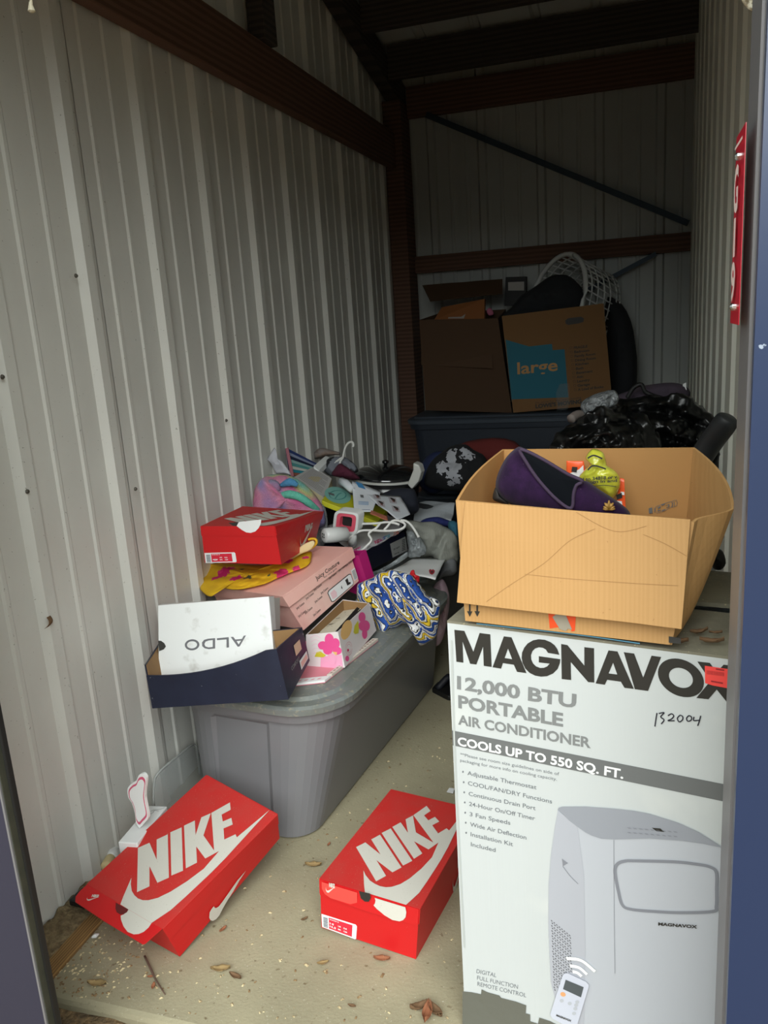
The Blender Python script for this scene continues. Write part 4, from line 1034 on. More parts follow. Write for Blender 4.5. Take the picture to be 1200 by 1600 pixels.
for a, b in ((.06, .50), (.22, .55), (.36, .60), (.12, .28), (.30, .34), (.42, .42), (.60, .60), (.76, .61), (.88, .60), (.2, .10), (.03, .32)):
    P.textm(M_ink, 'Juicy Couture', (a * D_[1], b * D_[2]), (.12 * D_[1], 0), (0, .055 * D_[2]), .01, 'printed_lettering', 2)
q = lambda L: [(a, b) for a, b in L]
P.uv(M_ink, q([(.50, .08), (.53, .04), (.89, .04), (.91, .08), (.91, .34), (.88, .38), (.53, .38), (.50, .34)]), 'size_label_border', 3)
P.uv(M_pw, q([(.508, .09), (.535, .06), (.885, .06), (.902, .09), (.902, .33), (.875, .36), (.535, .36), (.508, .33)]), 'size_label', 4)
P.uv(M_ink, q([(.80, .14), (.86, .12), (.86, .17), (.835, .19), (.84, .31), (.795, .31)]), 'boot_picture', 5)
P.textm(M_ink, '4', (.70 * D_[1], .16 * D_[2]), (.02 * D_[1], 0), (0, .10 * D_[2]), .02, 'printed_lettering', 5)
P.uv(mat('label_pink', (236, 200, 206), .6), q([(.53, .12), (.60, .10), (.62, .20), (.60, .31), (.53, .29)]), 'printed_picture', 5)
P.uv(M_pw, q([(.925, .10), (.995, .10), (.995, .42), (.925, .42)]), 'size_label', 3)
for i in range(8): P.uv(mat('bar_green', (120, 136, 124), .6), q([(.935, .13 + i * .033), (.985, .13 + i * .033), (.985, .147 + i * .033), (.935, .147 + i * .033)]), 'size_label_barcode', 4)
P.done()
dd = HP(1, 0, 0) - HP(0, 0, 0); dd /= np.linalg.norm(dd); dw = HP(0, 0, 1) - HP(0, 0, 0); dw /= np.linalg.norm(dw)
o_ = dd * .030 - dw * .03
HM = Hex(corners=[[[HP(.80, 1.03, .0) - dw * .05, HP(.80, 1.03, .66)], [HP(.80, 1.16, 0) - dw * .05, HP(.80, 1.16, .66)]], [[HP(1.07, 1.03, 0) - dw * .07, HP(1.055, 1.03, .74)], [HP(1.07, 1.16, 0) - dw * .07, HP(1.055, 1.16, .74)]]])
mg = thing('magenta_box', 'magenta cardboard box poking out behind the pink boot box', 'box', HM.base()); openbox(mg, HM, M_magenta, M_magenta, .002, n=(1, 1, 1))

# yellow flowered cloth
cy_ = lambda x, y: (300 + x / 4.286, 840 + y / 4.286)
YY = 2.02
M_yel = mat('yellow_cloth', (226, 184, 24), .85, col2=(214, 166, 16), nscale=14, bump=.15, bscale=400)
yc_px = [(25, 162), (90, 158), (200, 170), (330, 178), (440, 186), (560, 182), (640, 150), (720, 118), (790, 92), (800, 120), (785, 175), (740, 205), (660, 235), (560, 280), (480, 312), (400, 334), (300, 349), (220, 340), (150, 318), (108, 322), (108, 350), (135, 392), (95, 385), (60, 350), (45, 300), (28, 235)]
def on_pink(x, y, lift=.02):
    q_ = HP.top().inv(x, y); p_ = HP(q_[0], q_[1], 1); d_ = np.linalg.norm(CP - p_); return p_ + (CP - p_) / d_ * lift
def pY(x, y, lift=.02): return max(1.80, min(2.12, on_pink(x, y, lift)[1]))
yo = pillow('yellow_flowered_cloth', [cy_(*p) + (pY(*cy_(*p)),) for p in yc_px], YY, .034, M_yel, None, amp=.008, freq=26, k=4, rings=26, seed=4, octv=3, fold=((.1, .5, 1), 32, .012), back=.4)
tag(yo, 'bunched yellow cloth with magenta flowers squeezed under the top red shoebox', 'cloth')
org = WL[yo.name]
def cpt(x, y, f=.012): p = hy(*cy_(x, y), pY(*cy_(x, y))); return tuple(p + (CP - p) / np.linalg.norm(CP - p) * f - org)
spots(M_yel, [(cpt(150, 195), .012, (92, 88, 50)), (cpt(335, 235), .012, (88, 86, 48)), (cpt(380, 285), .015, (84, 84, 48)), (cpt(520, 265), .011, (88, 84, 48)), (cpt(630, 205), .009, (88, 84, 48)), (cpt(40, 255), .010, (88, 84, 48)),
              (cpt(235, 250), .030, (206, 26, 108)), (cpt(300, 295), .020, (206, 26, 108)), (cpt(165, 285), .016, (206, 26, 108)), (cpt(600, 245), .020, (214, 48, 110)), (cpt(650, 170), .015, (206, 26, 108)), (cpt(760, 140), .012, (214, 48, 110)), (cpt(700, 210), .012, (214, 48, 110)),
              (cpt(215, 245), .018, (226, 60, 130)), (cpt(285, 225), .008, (240, 170, 170)), (cpt(190, 250), .009, (96, 24, 52)), (cpt(560, 262), .007, (244, 160, 150))], 90, .3)
# sandal
M_san = mat('sandal_yellow', (226, 178, 40), .5); M_cream = mat('sandal_cream', (226, 206, 156), .7)
sd = thing('yellow_sandal', 'yellow strappy sandal with cream footbed lying on the pink boot box', 'sandal', hy(*cy_(740, 70), 2.06))
pillow('footbed', [cy_(*p) for p in [(640, 150), (690, 95), (740, 50), (790, 25), (815, 22), (822, 45), (790, 85), (730, 110), (680, 140)]], 2.06, .006, M_cream, sd, amp=0, k=3)
obj('strap', MB().tube([hy(*cy_(*p), pY(*cy_(*p), .03)) for p in [(690, 128), (740, 100), (800, 70), (832, 38), (828, 12), (800, 8), (780, 14)]], .004, 8, smooth=5), M_san, sd, smooth=True)

# flat pink-lined lid lying under the floral box
FZ = .374
lc = [hz(395, 1080, FZ), hz(508, 1067, FZ), hz(591, 1002, FZ), hz(470, 1003, FZ)]
HF = Hex(corners=[[[lc[0], lc[0] + (0, 0, .006)], [lc[3], lc[3] + (0, 0, .006)]], [[lc[1], lc[1] + (0, 0, .006)], [lc[2], lc[2] + (0, 0, .006)]]])
fl_ = thing('flat_pink_lid', 'flattened pink box lid with white patterned edge lying on the tote lid', 'box lid', HF.base())
mb = MB(); HF.slab(mb, 0, 1, 0, 1, 0, .35); obj('panel', mb, mat('pink_liner', (222, 138, 152), .6), fl_)
mb = MB(); HF.slab(mb, 0, 1, 0, .10, .35, 1.3); e1 = obj('edge_strip', mb, M_pw, fl_)
mb = MB(); HF.slab(mb, .93, 1, .12, 1, .35, 1.5); e2 = obj('edge_strip', mb, mat('edge_cream', (214, 204, 192), .7), fl_)
P = Prints(Face(lambda u, v: HF(.93 + .07 * u, .12 + .88 * v, 1.5), .02, .3), e2)
for i in range(16): P.uv(mat('edge_brown', (128, 92, 84), .7), [(.25, .03 + i * .06), (.6, .03 + i * .06), (.75, .05 + i * .06), (.4, .055 + i * .06)], 'printed_pattern')
P.done()
P = Prints(Face(lambda u, v: HF(u, .10 * v, 1.3), .2, .03), e1)
for i in range(10): P.uv(mat('edge_pink', (226, 120, 140), .7), [(.05 + i * .09, .3), (.09 + i * .09, .4), (.10 + i * .09, .6), (.06 + i * .09, .5)], 'printed_pattern')
P.done()

# floral box
HB = Hex((-.7702, 1.9226, .3804), (0, 0, -6), (.1038, .2363, .0941), pix={(0, 0, 0): (480, 1048), (1, 0, 0): (539, 1043), (0, 0, 1): (478, 992), (1, 0, 1): (528, 987), (1, 1, 1): (577, 942), (1, 1, 0): (588, 985)})
fb = thing('floral_shoebox', 'open white box printed with pink flowers on the front right corner of the tote lid', 'box', HB.base())
M_flow = mat('flower_paper', (230, 222, 222), .5)
openbox(fb, HB, M_flow, M_brownin, .002, n=(1, 1, 1))
FPK = mat('flower_pink', (234, 84, 150), .5); FPL = mat('flower_pale', (238, 168, 200), .5); FY = mat('flower_yellow', (206, 198, 52), .5); FD = mat('flower_deep', (206, 50, 100), .5); FO = mat('flower_orange', (236, 190, 120), .5)
P = Prints(HB.front(), fb); cg_ = lambda x, y: (470 + x / 4.8, 880 + y / 4.8)
P.uv(FPL, [(.35, 0), (.95, 0), (.98, .36), (.4, .36)], 'printed_flower', 1)
P.px(FY, cc(cg_, [(105, 700), (120, 665), (150, 660), (190, 690), (170, 705)]), 'printed_flower', 2)
for a, b, r_, s_ in ((215, 570, 34, 44), (168, 615, 38, 32), (262, 600, 32, 40), (205, 650, 36, 34), (275, 655, 34, 30), (230, 620, 30, 30)): P.ell(FPK, cg_(a, b), r_ / 4.8, s_ / 4.8, 'printed_flower', 3)
P.ell(FPL, cg_(232, 720), 7, 10, 'printed_flower', 3); P.px(FO, cc(cg_, [(240, 660), (275, 665), (270, 690), (255, 680)]), 'printed_flower', 4)
for k in range(5): P.line(FPL, cc(cg_, [(70 + 6 * k, 560 + 30 * k), (110, 540 + 32 * k), (150, 560 + 28 * k)]), .0006, 'printed_flower', 2)
P.done()
P = Prints(HB.right(), fb)
P.ell(FO, cg_(340, 500), 8, 16, 'printed_flower', 1, .3); P.px(FY, cc(cg_, [(392, 520), (400, 470), (425, 430), (435, 470), (430, 525), (405, 532)]), 'printed_flower', 2)
for a, b, r_, s_ in ((455, 405, 26, 38), (480, 470, 34, 42), (455, 470, 26, 34), (475, 530, 20, 38)): P.ell(FPK, cg_(a, b), r_ / 4.8, s_ / 4.8, 'printed_flower', 3)
for r_ in (5.2, 3.4): P.line(FD, [(cg_(358, 640)[0] + r_ * math.cos(t_), cg_(358, 640)[1] + 2.0 * r_ * math.sin(t_)) for t_ in np.linspace(0, 6, 10)], .0007, 'printed_flower', 2)
P.ell(FD, cg_(352, 652), 1.4, 2.2, 'printed_flower', 2); P.ell(FPK, cg_(345, 715), 3, 4.5, 'printed_flower', 2)
P.done()
# book/planner sticking out of it
def slabpx(name, quad, Ys, th, m, parent, bevel=.001, dirv=(0, 0, -1)):
    q = [hy(x, y, Y_) for (x, y), Y_ in zip(quad, Ys)]; d = np.array(dirv, float) * th
    return obj(name, MB().hexa([p + d for p in q] + q), m, parent, bevel=bevel), q
pl = thing('black_planner', 'cream-covered planner with a black spine standing in the floral box', 'book', hy(520, 970, 1.93))
_, q = slabpx('cover', [(490, 993), (524, 990), (564, 950), (536, 954)], (1.86, 1.87, 2.03, 2.04), .004, mat('cream_zebra', (214, 206, 186), .6, col2=(120, 112, 96), nscale=40, nlo=.56, nhi=.6), pl)
_, q = slabpx('spine', [(518, 993), (530, 990), (567, 955), (558, 948)], (1.852, 1.856, 2.02, 2.03), .03, M_black, pl)

# blue yellow white striped cloth
M_str = mat('striped_cloth', (236, 236, 232), .8, kind='wave', nscale=6.2, bands=('C', [(0, (232, 232, 230)), (.10, (30, 28, 36)), (.15, (34, 78, 160)), (.32, (30, 28, 36)), (.35, (236, 236, 232)), (.44, (28, 28, 32)), (.49, (226, 190, 42)), (.60, (30, 28, 36)), (.63, (236, 236, 232)), (.74, (28, 28, 32)), (.78, (34, 78, 160)), (.90, (236, 236, 232)), (.96, (28, 28, 32))]), bump=.1, bscale=500)
for n_ in M_str.node_tree.nodes:
    if n_.type == 'MAPPING': n_.inputs['Rotation'].default_value = (.3, .6, .9)
    if n_.type == 'TEX_WAVE': n_.inputs['Distortion'].default_value = 3.2; n_.inputs['Detail'].default_value = 1; n_.inputs['Detail Scale'].default_value = .8
so = pillow('striped_cloth', [cg_(*p) for p in [(415, 300), (425, 220), (440, 150), (500, 130), (570, 90), (640, 60), (720, 60), (790, 78), (850, 110), (885, 150), (930, 200), (950, 240), (1010, 270), (1040, 310), (1035, 420), (1020, 530), (970, 582), (890, 612), (880, 540), (860, 480), (800, 452), (720, 475), (650, 520), (600, 565), (575, 540), (548, 490), (540, 420), (500, 340), (450, 335)]], 2.13, .07, M_str, None, amp=.018, freq=20, k=4, rings=30, seed=9, octv=4, back=.3, fold=((1, 0, .6), 24, .034))
tag(so, 'crumpled blue, yellow, white and black striped cloth hanging over the tote edge', 'cloth')
mo = pillow('mauve_garment', [cg_(*p) for p in [(1000, 170), (1060, 120), (1100, 180), (1115, 260), (1112, 320), (1100, 400), (1085, 500), (1060, 580), (1020, 620), (985, 610), (990, 500), (1000, 350), (985, 250)]], 2.50, .04, mat('mauve_cloth', (176, 150, 160), .85, bump=.2, bscale=300), None, amp=.010, freq=24, k=4, rings=20, seed=3, fold=((1, .3, .1), 22, .020))
tag(mo, 'dusty pink garment hanging beside the grey totes behind the striped cloth', 'garment')

# second tote behind, full of clothes
tote(-.90, 3.02, .165, .32, TY, 0, .32, M_tote, M_lid, 'grey storage tote right behind the first one, buried under clothes and cookware', fl=.05)

# red thing, white card
rd = pillow('red_ribbon', [cg_(*p) for p in [(815, 90), (830, 55), (850, 52), (860, 85), (890, 100), (885, 150), (860, 130), (835, 95)]], 2.15, .012, mat('red_cloth', (196, 24, 34), .6), None, amp=.004, freq=60, k=3)
tag(rd, 'small bright red ribbon between the striped cloth and the white card', 'ribbon')
ch_ = lambda x, y: (480 + x / 5, 780 + y / 5)
wc, wf_ = sheet('white_card', [hy(*ch_(665, 552), 2.30), hy(*ch_(1000, 630), 2.26), hy(*ch_(1082, 462), 2.52), hy(*ch_(850, 455), 2.55)], M_pw, None, .006, 9, 1, .0015)
tag(wc, 'white greeting card with a small red heart lying behind the striped cloth', 'card')
P = Prints(wf_, wc)
P.px(mat('heart_red', (176, 40, 56), .6), cc(ch_, [(950, 560), (960, 548), (972, 555), (985, 550), (997, 562), (992, 580), (975, 592), (958, 585)]), 'printed_heart', 2)
P.ell(M_ink, ch_(975, 572), 1.6, 1.4, 'printed_heart', 3); P.done()

# navy shoebox with tag, tissue and cords
zt_ = .505
tl, tr_ = hz(558, 868, zt_), hz(632, 830, zt_); b2 = hz(612, 800, zt_); b1 = hz(500, 838, zt_)
HV = Hex(corners=[[[hz(563, 899, .405), tl], [b1 + (0, 0, -.1), b1]], [[hz(637, 861, .405), tr_], [b2 + (0, 0, -.1), b2]]])
nv = thing('navy_shoebox', 'dark navy shoebox with a white price tag, filled with patterned tissue', 'box', HV.base())
openbox(nv, HV, mat('deep_navy_card', (26, 30, 60), .5), M_navybox, .002, n=(1, 1, 1))
P = Prints(HV.front(), nv)
P.px(M_pw, cc(ch_, [(645, 348), (765, 290), (782, 400), (665, 456)]), 'price_label', 2)
for i in range(7): P.px(M_inkd, cc(ch_, [(738, 318 + i * 13), (762, 307 + i * 13), (763, 313 + i * 13), (739, 324 + i * 13)]), 'price_label_barcode', 3)
P.text(M_inkd, '201 NAVY', ch_(672, 398), ch_(722, 375), ch_(670, 385), .02, lift=3); P.text(M_inkd, '$49.98', ch_(680, 432), ch_(715, 418), ch_(679, 422), .02, lift=3); P.done()
ti, tf = sheet('patterned_tissue', [tl + (0, 0, .004), tr_ + (0, 0, .004), b2 + (0, 0, .03), b1 + (0, 0, .03)], mat('tissue_white', (214, 212, 218), .7), None, .012, 22, 6, .0012)
tag(ti, 'white tissue sheet with pink and blue checks on top of the navy box', 'paper')
P = Prints(tf, ti)
for (x, y), cl in (((385, 392), (212, 60, 130)), ((372, 398), (200, 40, 120)), ((400, 384), (226, 110, 160)), ((520, 338), (226, 60, 120)), ((545, 325), (226, 60, 120)), ((570, 315), (200, 50, 140)), ((605, 298), (60, 160, 200)), ((630, 288), (90, 190, 214)), ((672, 270), (236, 150, 130)), ((698, 262), (236, 130, 110)), ((590, 305), (120, 120, 200))):
    mm = mat('check_%d' % (cl[0] * 7 + cl[1]), cl, .6)
    for dx, dy in ((0, 0), (11, -5), (2, 13), (13, 8)):
        P.px(mm, cc(ch_, [(x - 5 + dx, y - 4 + dy), (x + 4 + dx, y - 8 + dy), (x + 5 + dx, y + 2 + dy), (x - 4 + dx, y + 6 + dy)]), 'printed_check', 2)
P.done()
bb = pillow('clear_plastic_wrap', [ch_(*p) for p in [(415, 600), (500, 578), (600, 530), (700, 470), (780, 410), (785, 450), (700, 510), (620, 560), (520, 610), (430, 642)]], 2.36, .014, M_bubble, None, amp=.008, freq=70, k=3)
tag(bb, 'strip of grey see-through plastic wrap along the foot of the navy shoebox', 'plastic wrap')
b3 = pillow('clear_plastic_wrap', [ch_(*p) for p in [(775, 250), (820, 245), (850, 290), (890, 310), (925, 370), (920, 430), (860, 452), (790, 450), (790, 380)]], 2.5, .03, M_bubble, None, amp=.016, freq=45, k=4, rings=22, seed=5)
tag(b3, 'crumpled grey plastic bag at the right end of the navy shoebox', 'plastic bag')

# white gadgets and cord
M_app = mat('appliance_white', (222, 224, 222), .3, coat=.3); M_corr = mat('coral', (214, 84, 104), .4)
g1 = thing('hair_tool', 'white rounded square gadget head with a coral ring standing behind the pink boot box', 'gadget', hy(541, 834, 2.36))
def rr2(cx, cy, a, b, n=8, k=5):
    return [(cx + a * math.copysign(abs(math.cos(t_)) ** (2 / k), math.cos(t_)), cy + b * math.copysign(abs(math.sin(t_)) ** (2 / k), math.sin(t_))) for t_ in np.linspace(0, 2 * math.pi, 4 * n, endpoint=False)]
def ringpx(name, o1, o2, Y1, dep, m, parent):
    A = [hy(x, y, Y1) for x, y in o1]; B = [hy(x, y, Y1 - .002) for x, y in o2]; e = np.array([0.01, dep, .006]); n = len(A); mb = MB()
    mb.add(A + B + [p + e for p in A] + [p + e for p in B], [(i, (i + 1) % n, n + (i + 1) % n, n + i) for i in range(n)] + [(i, 2 * n + i, 2 * n + (i + 1) % n, (i + 1) % n) for i in range(n)] + [(n + i, n + (i + 1) % n, 3 * n + (i + 1) % n, 3 * n + i) for i in range(n)] + [(2 * n + i, 3 * n + i, 3 * n + (i + 1) % n, 2 * n + (i + 1) % n) for i in range(n)])
    return obj(name, mb, m, parent, smooth=False, bevel=.001)
rot2 = lambda L, a: [(541 + (x - 541) * math.cos(a) - (y - 817) * math.sin(a), 817 + (x - 541) * math.sin(a) + (y - 817) * math.cos(a)) for x, y in L]
ringpx('shell', rot2(rr2(540, 817, 19.5, 17.5), .12), rot2(rr2(540, 817, 15.5, 14), .12), 2.36, .03, M_app, g1)
ringpx('coral_ring', rot2(rr2(540, 817, 15.5, 14), .12), rot2(rr2(540, 816.5, 9.5, 9), .12), 2.362, .028, M_corr, g1)
obj('socket', MB().prism([hy(x, y, 2.375) for x, y in rot2(rr2(540, 816.5, 10.5, 10), .12)], (0.01, .02, .005)), M_black, g1)
obj('handle', MB().tube([hy(548, 832, 2.375), hy(551, 850, 2.40)], [.02, .015], 12), M_app, g1, smooth=True)
g2 = thing('white_charger', 'white cylindrical gadget with a small black emblem lying behind the top red shoebox', 'gadget', hy(521, 848, 2.28))
a_, b_ = hy(506, 837, 2.26), hy(541, 834, 2.33); ax = (b_ - a_)
obj('body', MB().tube([a_, a_ + ax * .05, a_ + ax * .5, a_ + ax * .95, b_], [.018, .0235, .025, .0235, .017], 24), M_app, g2, smooth=True)
dn_ = -ax / np.linalg.norm(ax); X_ = np.cross(dn_, [0, 0, 1]); X_ /= np.linalg.norm(X_); Y_ = np.cross(X_, dn_) * -1
Y_ = np.cross(dn_, X_); Y_ = Y_ if Y_[2] > 0 else -Y_
cap = Face(lambda u, v: a_ + dn_ * .001 + X_ * .036 * (u - .5) + Y_ * .036 * (v - .5), .036, .036)
P = Prints(cap, g2)
for u, v, w_, h_ in ((.3, .3, .16, .12), (.55, .3, .12, .2), (.34, .5, .12, .2), (.55, .58, .16, .12)): P.uv(M_ink, [(u, v), (u + w_, v), (u + w_, v + h_), (u, v + h_)], 'emblem', 2)
P.done()
cw = thing('white_power_cord', 'tangled white power cord looped over the patterned tissue', 'cord', hy(600, 850, 2.3))
M_cord = mat('cord_white', (226, 226, 222), .4)
for L in ([(400, 195), (450, 192), (520, 190), (570, 186), (620, 180), (680, 186), (720, 200)], [(300, 325), (350, 285), (400, 255), (450, 243), (530, 245), (620, 248), (700, 242), (750, 225), (765, 200), (740, 178), (690, 165), (655, 178), (625, 215), (600, 240)],
          [(572, 186), (540, 225), (500, 250), (480, 275), (498, 305), (500, 325), (480, 350), (440, 388), (400, 420), (372, 437)], [(730, 165), (770, 170), (810, 200), (845, 250), (872, 298)]):
    obj('cord_run', MB().tube([hy(*ch_(x, y), 2.335 + .1 * (1 - y / 400)) for x, y in L], .0040, 8, smooth=5), M_cord, cw, smooth=True)

# tie-dye plush
cp_ = lambda x, y: (390 + x / 6, 680 + y / 6)
M_tie = mat('tie_dye_fur', (212, 110, 160), 1, nscale=6, detail=1.2, bands=('L', [(.30, (84, 150, 196)), (.40, (96, 196, 184)), (.46, (190, 196, 120)), (.52, (206, 96, 150)), (.60, (214, 140, 170)), (.68, (130, 128, 190))]), bump=1, bscale=260, bdist=.006, sheen=.3)
ps = thing('plush_toy', 'fluffy tie-dye plush toy in pink, teal and blue behind the top red shoebox', 'plush toy', hy(445, 830, 2.5))
pillow('body', [cp_(*p) + ((2.29,) if p[0] < 160 else (2.37,)) for p in [(30, 640), (38, 540), (70, 460), (120, 405), (200, 370), (320, 368), (420, 398), (520, 460), (600, 540), (670, 640), (710, 760), (690, 860), (500, 900), (200, 900), (50, 860)]], 2.37, .075, M_tie, ps, amp=.006, freq=40, k=4, rings=14)
pillow('ear', [cp_(*p) for p in [(132, 500), (150, 435), (210, 415), (270, 440), (292, 500), (270, 560), (200, 585), (145, 560)]], 2.29, .030, mat('tie_dye_teal', (110, 170, 190), 1, col2=(196, 96, 150), nscale=9, bump=1, bscale=260, bdist=.006), ps, amp=.004, freq=60, k=4)
obj('arm', MB().tube([hy(*cp_(300, 565), 2.285), hy(*cp_(380, 555), 2.28), hy(*cp_(470, 580), 2.285), hy(*cp_(560, 640), 2.30), hy(*cp_(640, 700), 2.33)], [.010, .014, .013, .012, .008], 10, smooth=5), mat('plush_mint', (108, 200, 176), 1, bump=1, bscale=260, bdist=.006), ps, smooth=True)
obj('seam', MB().tube([hy(*cp_(295, 470), 2.285), hy(*cp_(380, 440), 2.28), hy(*cp_(450, 470), 2.285)], [.006, .014, .006], 10, smooth=5), mat('plush_blue', (84, 150, 196), 1, bump=1, bscale=260, bdist=.006), ps, smooth=True)
pillow('plastic_bag', [(490, 800), (505, 788), (512, 815), (508, 850), (495, 850)], 2.4, .012, M_clear, None, amp=.008, freq=50, k=3)
tag(bpy.data.objects['plastic_bag'], 'clear plastic bag between the plush toy and the white gadgets', 'plastic bag')

# papers, notebooks, books behind
wp = pillow('crumpled_paper', [cp_(*p) for p in [(162, 225), (200, 170), (232, 115), (250, 140), (262, 215), (310, 250), (370, 330), (390, 375), (330, 360), (250, 360), (225, 310), (200, 260)]], 2.52, .010, mat('paper_grey', (196, 196, 204), .8), None, amp=.012, freq=30, k=2, smooth=False)
tag(wp, 'crumpled greyish white paper sticking up by the ribbed wall, above the plush toy', 'paper')
nbk = thing('striped_gift_box', 'box with dark blue and teal stripes leaning at the wall behind the plush toy', 'box', hy(470, 745, 2.86))
qf = [hy(*cp_(390, 380), 2.62), hy(*cp_(640, 390), 2.74), hy(*cp_(640, 270), 2.80), hy(*cp_(350, 120), 2.64)]
f_, n_ = sheetface(qf)
obj('panel', MB().grid(f_.fn, 1, 1, .01, n_), mat('stripe_navy', (34, 48, 88), .7), nbk)
P = Prints(f_, nbk)
for i, cl in enumerate(((150, 92, 74), (40, 132, 150), (206, 206, 200), (80, 150, 150), (150, 186, 186), (28, 38, 66), (150, 160, 190), (44, 62, 120))):
    P.uv(mat('stripe_c%d' % i, cl, .7), [(0, i / 8), (1, i / 8), (1, (i + .96) / 8), (0, (i + .96) / 8)], 'printed_stripe', 1)
P.done()
slabpx('edge_board', [cp_(385, 395), cp_(415, 385), cp_(360, 115), cp_(335, 125)], (2.60, 2.61, 2.62, 2.61), .004, mat('edge_rose', (176, 112, 124), .7), nbk, dirv=(0, 1, 0))
pn = pillow('grey_brown_cap', [cp_(*p) for p in [(560, 170), (600, 165), (640, 130), (700, 120), (760, 140), (840, 160), (845, 185), (760, 190), (650, 215), (570, 220)]], 2.95, .03, mat('cap_grey', (150, 148, 150), .9, col2=(128, 96, 66), nscale=10), None, amp=.006, freq=30, k=3)
tag(pn, 'grey and brown cap lying at the wall behind the open book', 'cap')
ws = thing('white_narrow_box', 'narrow white box standing slanted behind the open book', 'box', hy(505, 735, 2.8))
slabpx('carton', [cp_(600, 290), cp_(650, 332), cp_(755, 215), cp_(712, 192)], (2.74, 2.74, 2.86, 2.86), .02, M_whitebox, ws)
# open book
ob = thing('open_book', 'thick cream-paged book with a page of small print facing up', 'book', hy(480, 770, 2.62))
_, q = slabpx('pages', [cp_(412, 400), cp_(700, 590), cp_(770, 410), cp_(600, 298)], (2.58, 2.58, 2.74, 2.76), .030, mat('page_cream', (206, 194, 156), .8), ob)
pgf, _n = sheetface([q[0] + (0, 0, .002), q[1] + (0, 0, .002), q[2] + (0, 0, .002), q[3] + (0, 0, .002)])
obj('page', MB().grid(pgf.fn, 2, 2, .001, _n), mat('page_white', (196, 194, 192), .8), ob)
P = Prints(pgf, ob)
for i in range(13): P.uv(mat('text_grey', (120, 116, 116), .8), [(.08, .12 + i * .063), (.88 - .2 * (i % 5 == 4), .12 + i * .063), (.88 - .2 * (i % 5 == 4), .135 + i * .063), (.08, .135 + i * .063)], 'printed_text_line', 2)
P.done()
yb2 = thing('yellow_book', 'bright yellow paperback with a round mint green emblem', 'book', hy(540, 800, 2.55))
_, q = slabpx('cover', [cp_(676, 612), cp_(1200, 815), cp_(1290, 700), cp_(770, 480)], (2.46, 2.50, 2.66, 2.64), .018, mat('book_yellow', (208, 206, 36), .5), yb2)
bf, _n = sheetface(q); P = Prints(bf, yb2)
P.ell(mat('emblem_mint', (140, 200, 190), .6), cp_(825, 565), 21, 12.5, 'emblem', 2, .25, 28); 
ein = [(cp_(825, 565)[0] + 13 * math.cos(t_), cp_(825, 565)[1] + 7 * math.sin(t_)) for t_ in np.linspace(0, 6.2, 14)]
P.line(mat('emblem_dark', (72, 150, 146), .6), ein, .004, 'emblem', 3); P.px(M_inkd, cc(cp_, [(735, 540), (790, 555), (795, 575), (740, 560)]), 'emblem_text', 4)
P.line(mat('emblem_dark', (72, 150, 146), .6), cc(cp_, [(800, 600), (830, 560), (860, 545)]), .004, 'emblem', 3); P.done()
# leaflets
cl_ = lambda x, y: (540 + x / 6, 680 + y / 6)
M_leaf = mat('leaflet_white', (214, 218, 224), .6)
la, lf = sheet('leaflet', [hy(*cl_(80, 720), 2.46), hy(*cl_(250, 715), 2.48), hy(*cl_(330, 530), 2.62), hy(*cl_(60, 430), 2.60)], M_leaf, None, .006, 14, 2, .0012)
tag(la, 'white instruction leaflet with a blue block, left one of two behind the coral gadget', 'leaflet')
P = Prints(lf, la); LB_ = mat('leaflet_blue', (66, 130, 180), .6)
P.px(LB_, cc(cl_, [(90, 435), (150, 455), (190, 510), (120, 490)]), 'printed_block', 2)
P.px(M_inkd, cc(cl_, [(135, 560), (165, 562), (170, 590), (140, 585)]), 'printed_picture', 2)
for i in range(3): P.px(LB_, cc(cl_, [(120, 622 + i * 12), (215, 628 + i * 12), (215, 632 + i * 12), (120, 626 + i * 12)]), 'printed_text_line', 2)
P.px(mat('leaflet_grey', (150, 160, 176), .6), cc(cl_, [(90, 695), (230, 700), (230, 706), (90, 701)]), 'printed_text_line', 2); P.done()
lb_, lf = sheet('leaflet', [hy(*cl_(490, 795), 2.42), hy(*cl_(606, 742), 2.50), hy(*cl_(515, 568), 2.64), hy(*cl_(175, 545), 2.58)], M_leaf, None, .004, 14, 4, .0012)
l2 = hy(*cl_(200, 460), 2.62)
tag(lb_, 'white leaflet with four small dark photos, right one of two behind the coral gadget', 'leaflet')
lf2_ = Face(lambda u, v: lf.fn(u, v), lf.du, lf.dv); P = Prints(lf, lb_)
for x, y in ((290, 570), (440, 610), (330, 640), (470, 690)):
    P.px(mat('photo_bg', (190, 184, 190), .6), cc(cl_, [(x - 42, y - 30), (x + 30, y - 18), (x + 42, y + 36), (x - 25, y + 26)]), 'printed_photo', 2)
    P.px(M_ink, cc(cl_, [(x - 28, y - 22), (x - 6, y - 18), (x + 22, y - 4), (x + 26, y + 16), (x + 8, y + 10), (x - 12, y - 2)]), 'printed_photo', 3)
    P.px(mat('photo_brown', (120, 70, 66), .6), cc(cl_, [(x - 8, y), (x + 14, y + 8), (x + 22, y + 26), (x, y + 18)]), 'printed_photo', 4)
P.done()
lc_, _f = sheet('leaflet', [hy(*cl_(230, 735), 2.43), hy(*cl_(395, 800), 2.40), hy(*cl_(390, 760), 2.46), hy(*cl_(240, 700), 2.50)], mat('leaflet_orange', (206, 124, 96), .6), None, .003, 30, 8, .0012)
tag(lc_, 'small orange-brown leaflet corner below the two white leaflets', 'leaflet')
roll = obj('paper_roll', MB().tube([hy(*cl_(-40, 430), 2.62), hy(*cl_(10, 460), 2.60), hy(*cl_(60, 510), 2.56)], [.014, .015, .012], 12), M_leaf, None, smooth=True)
tag(roll, 'short rolled white paper left of the leaflets', 'paper')
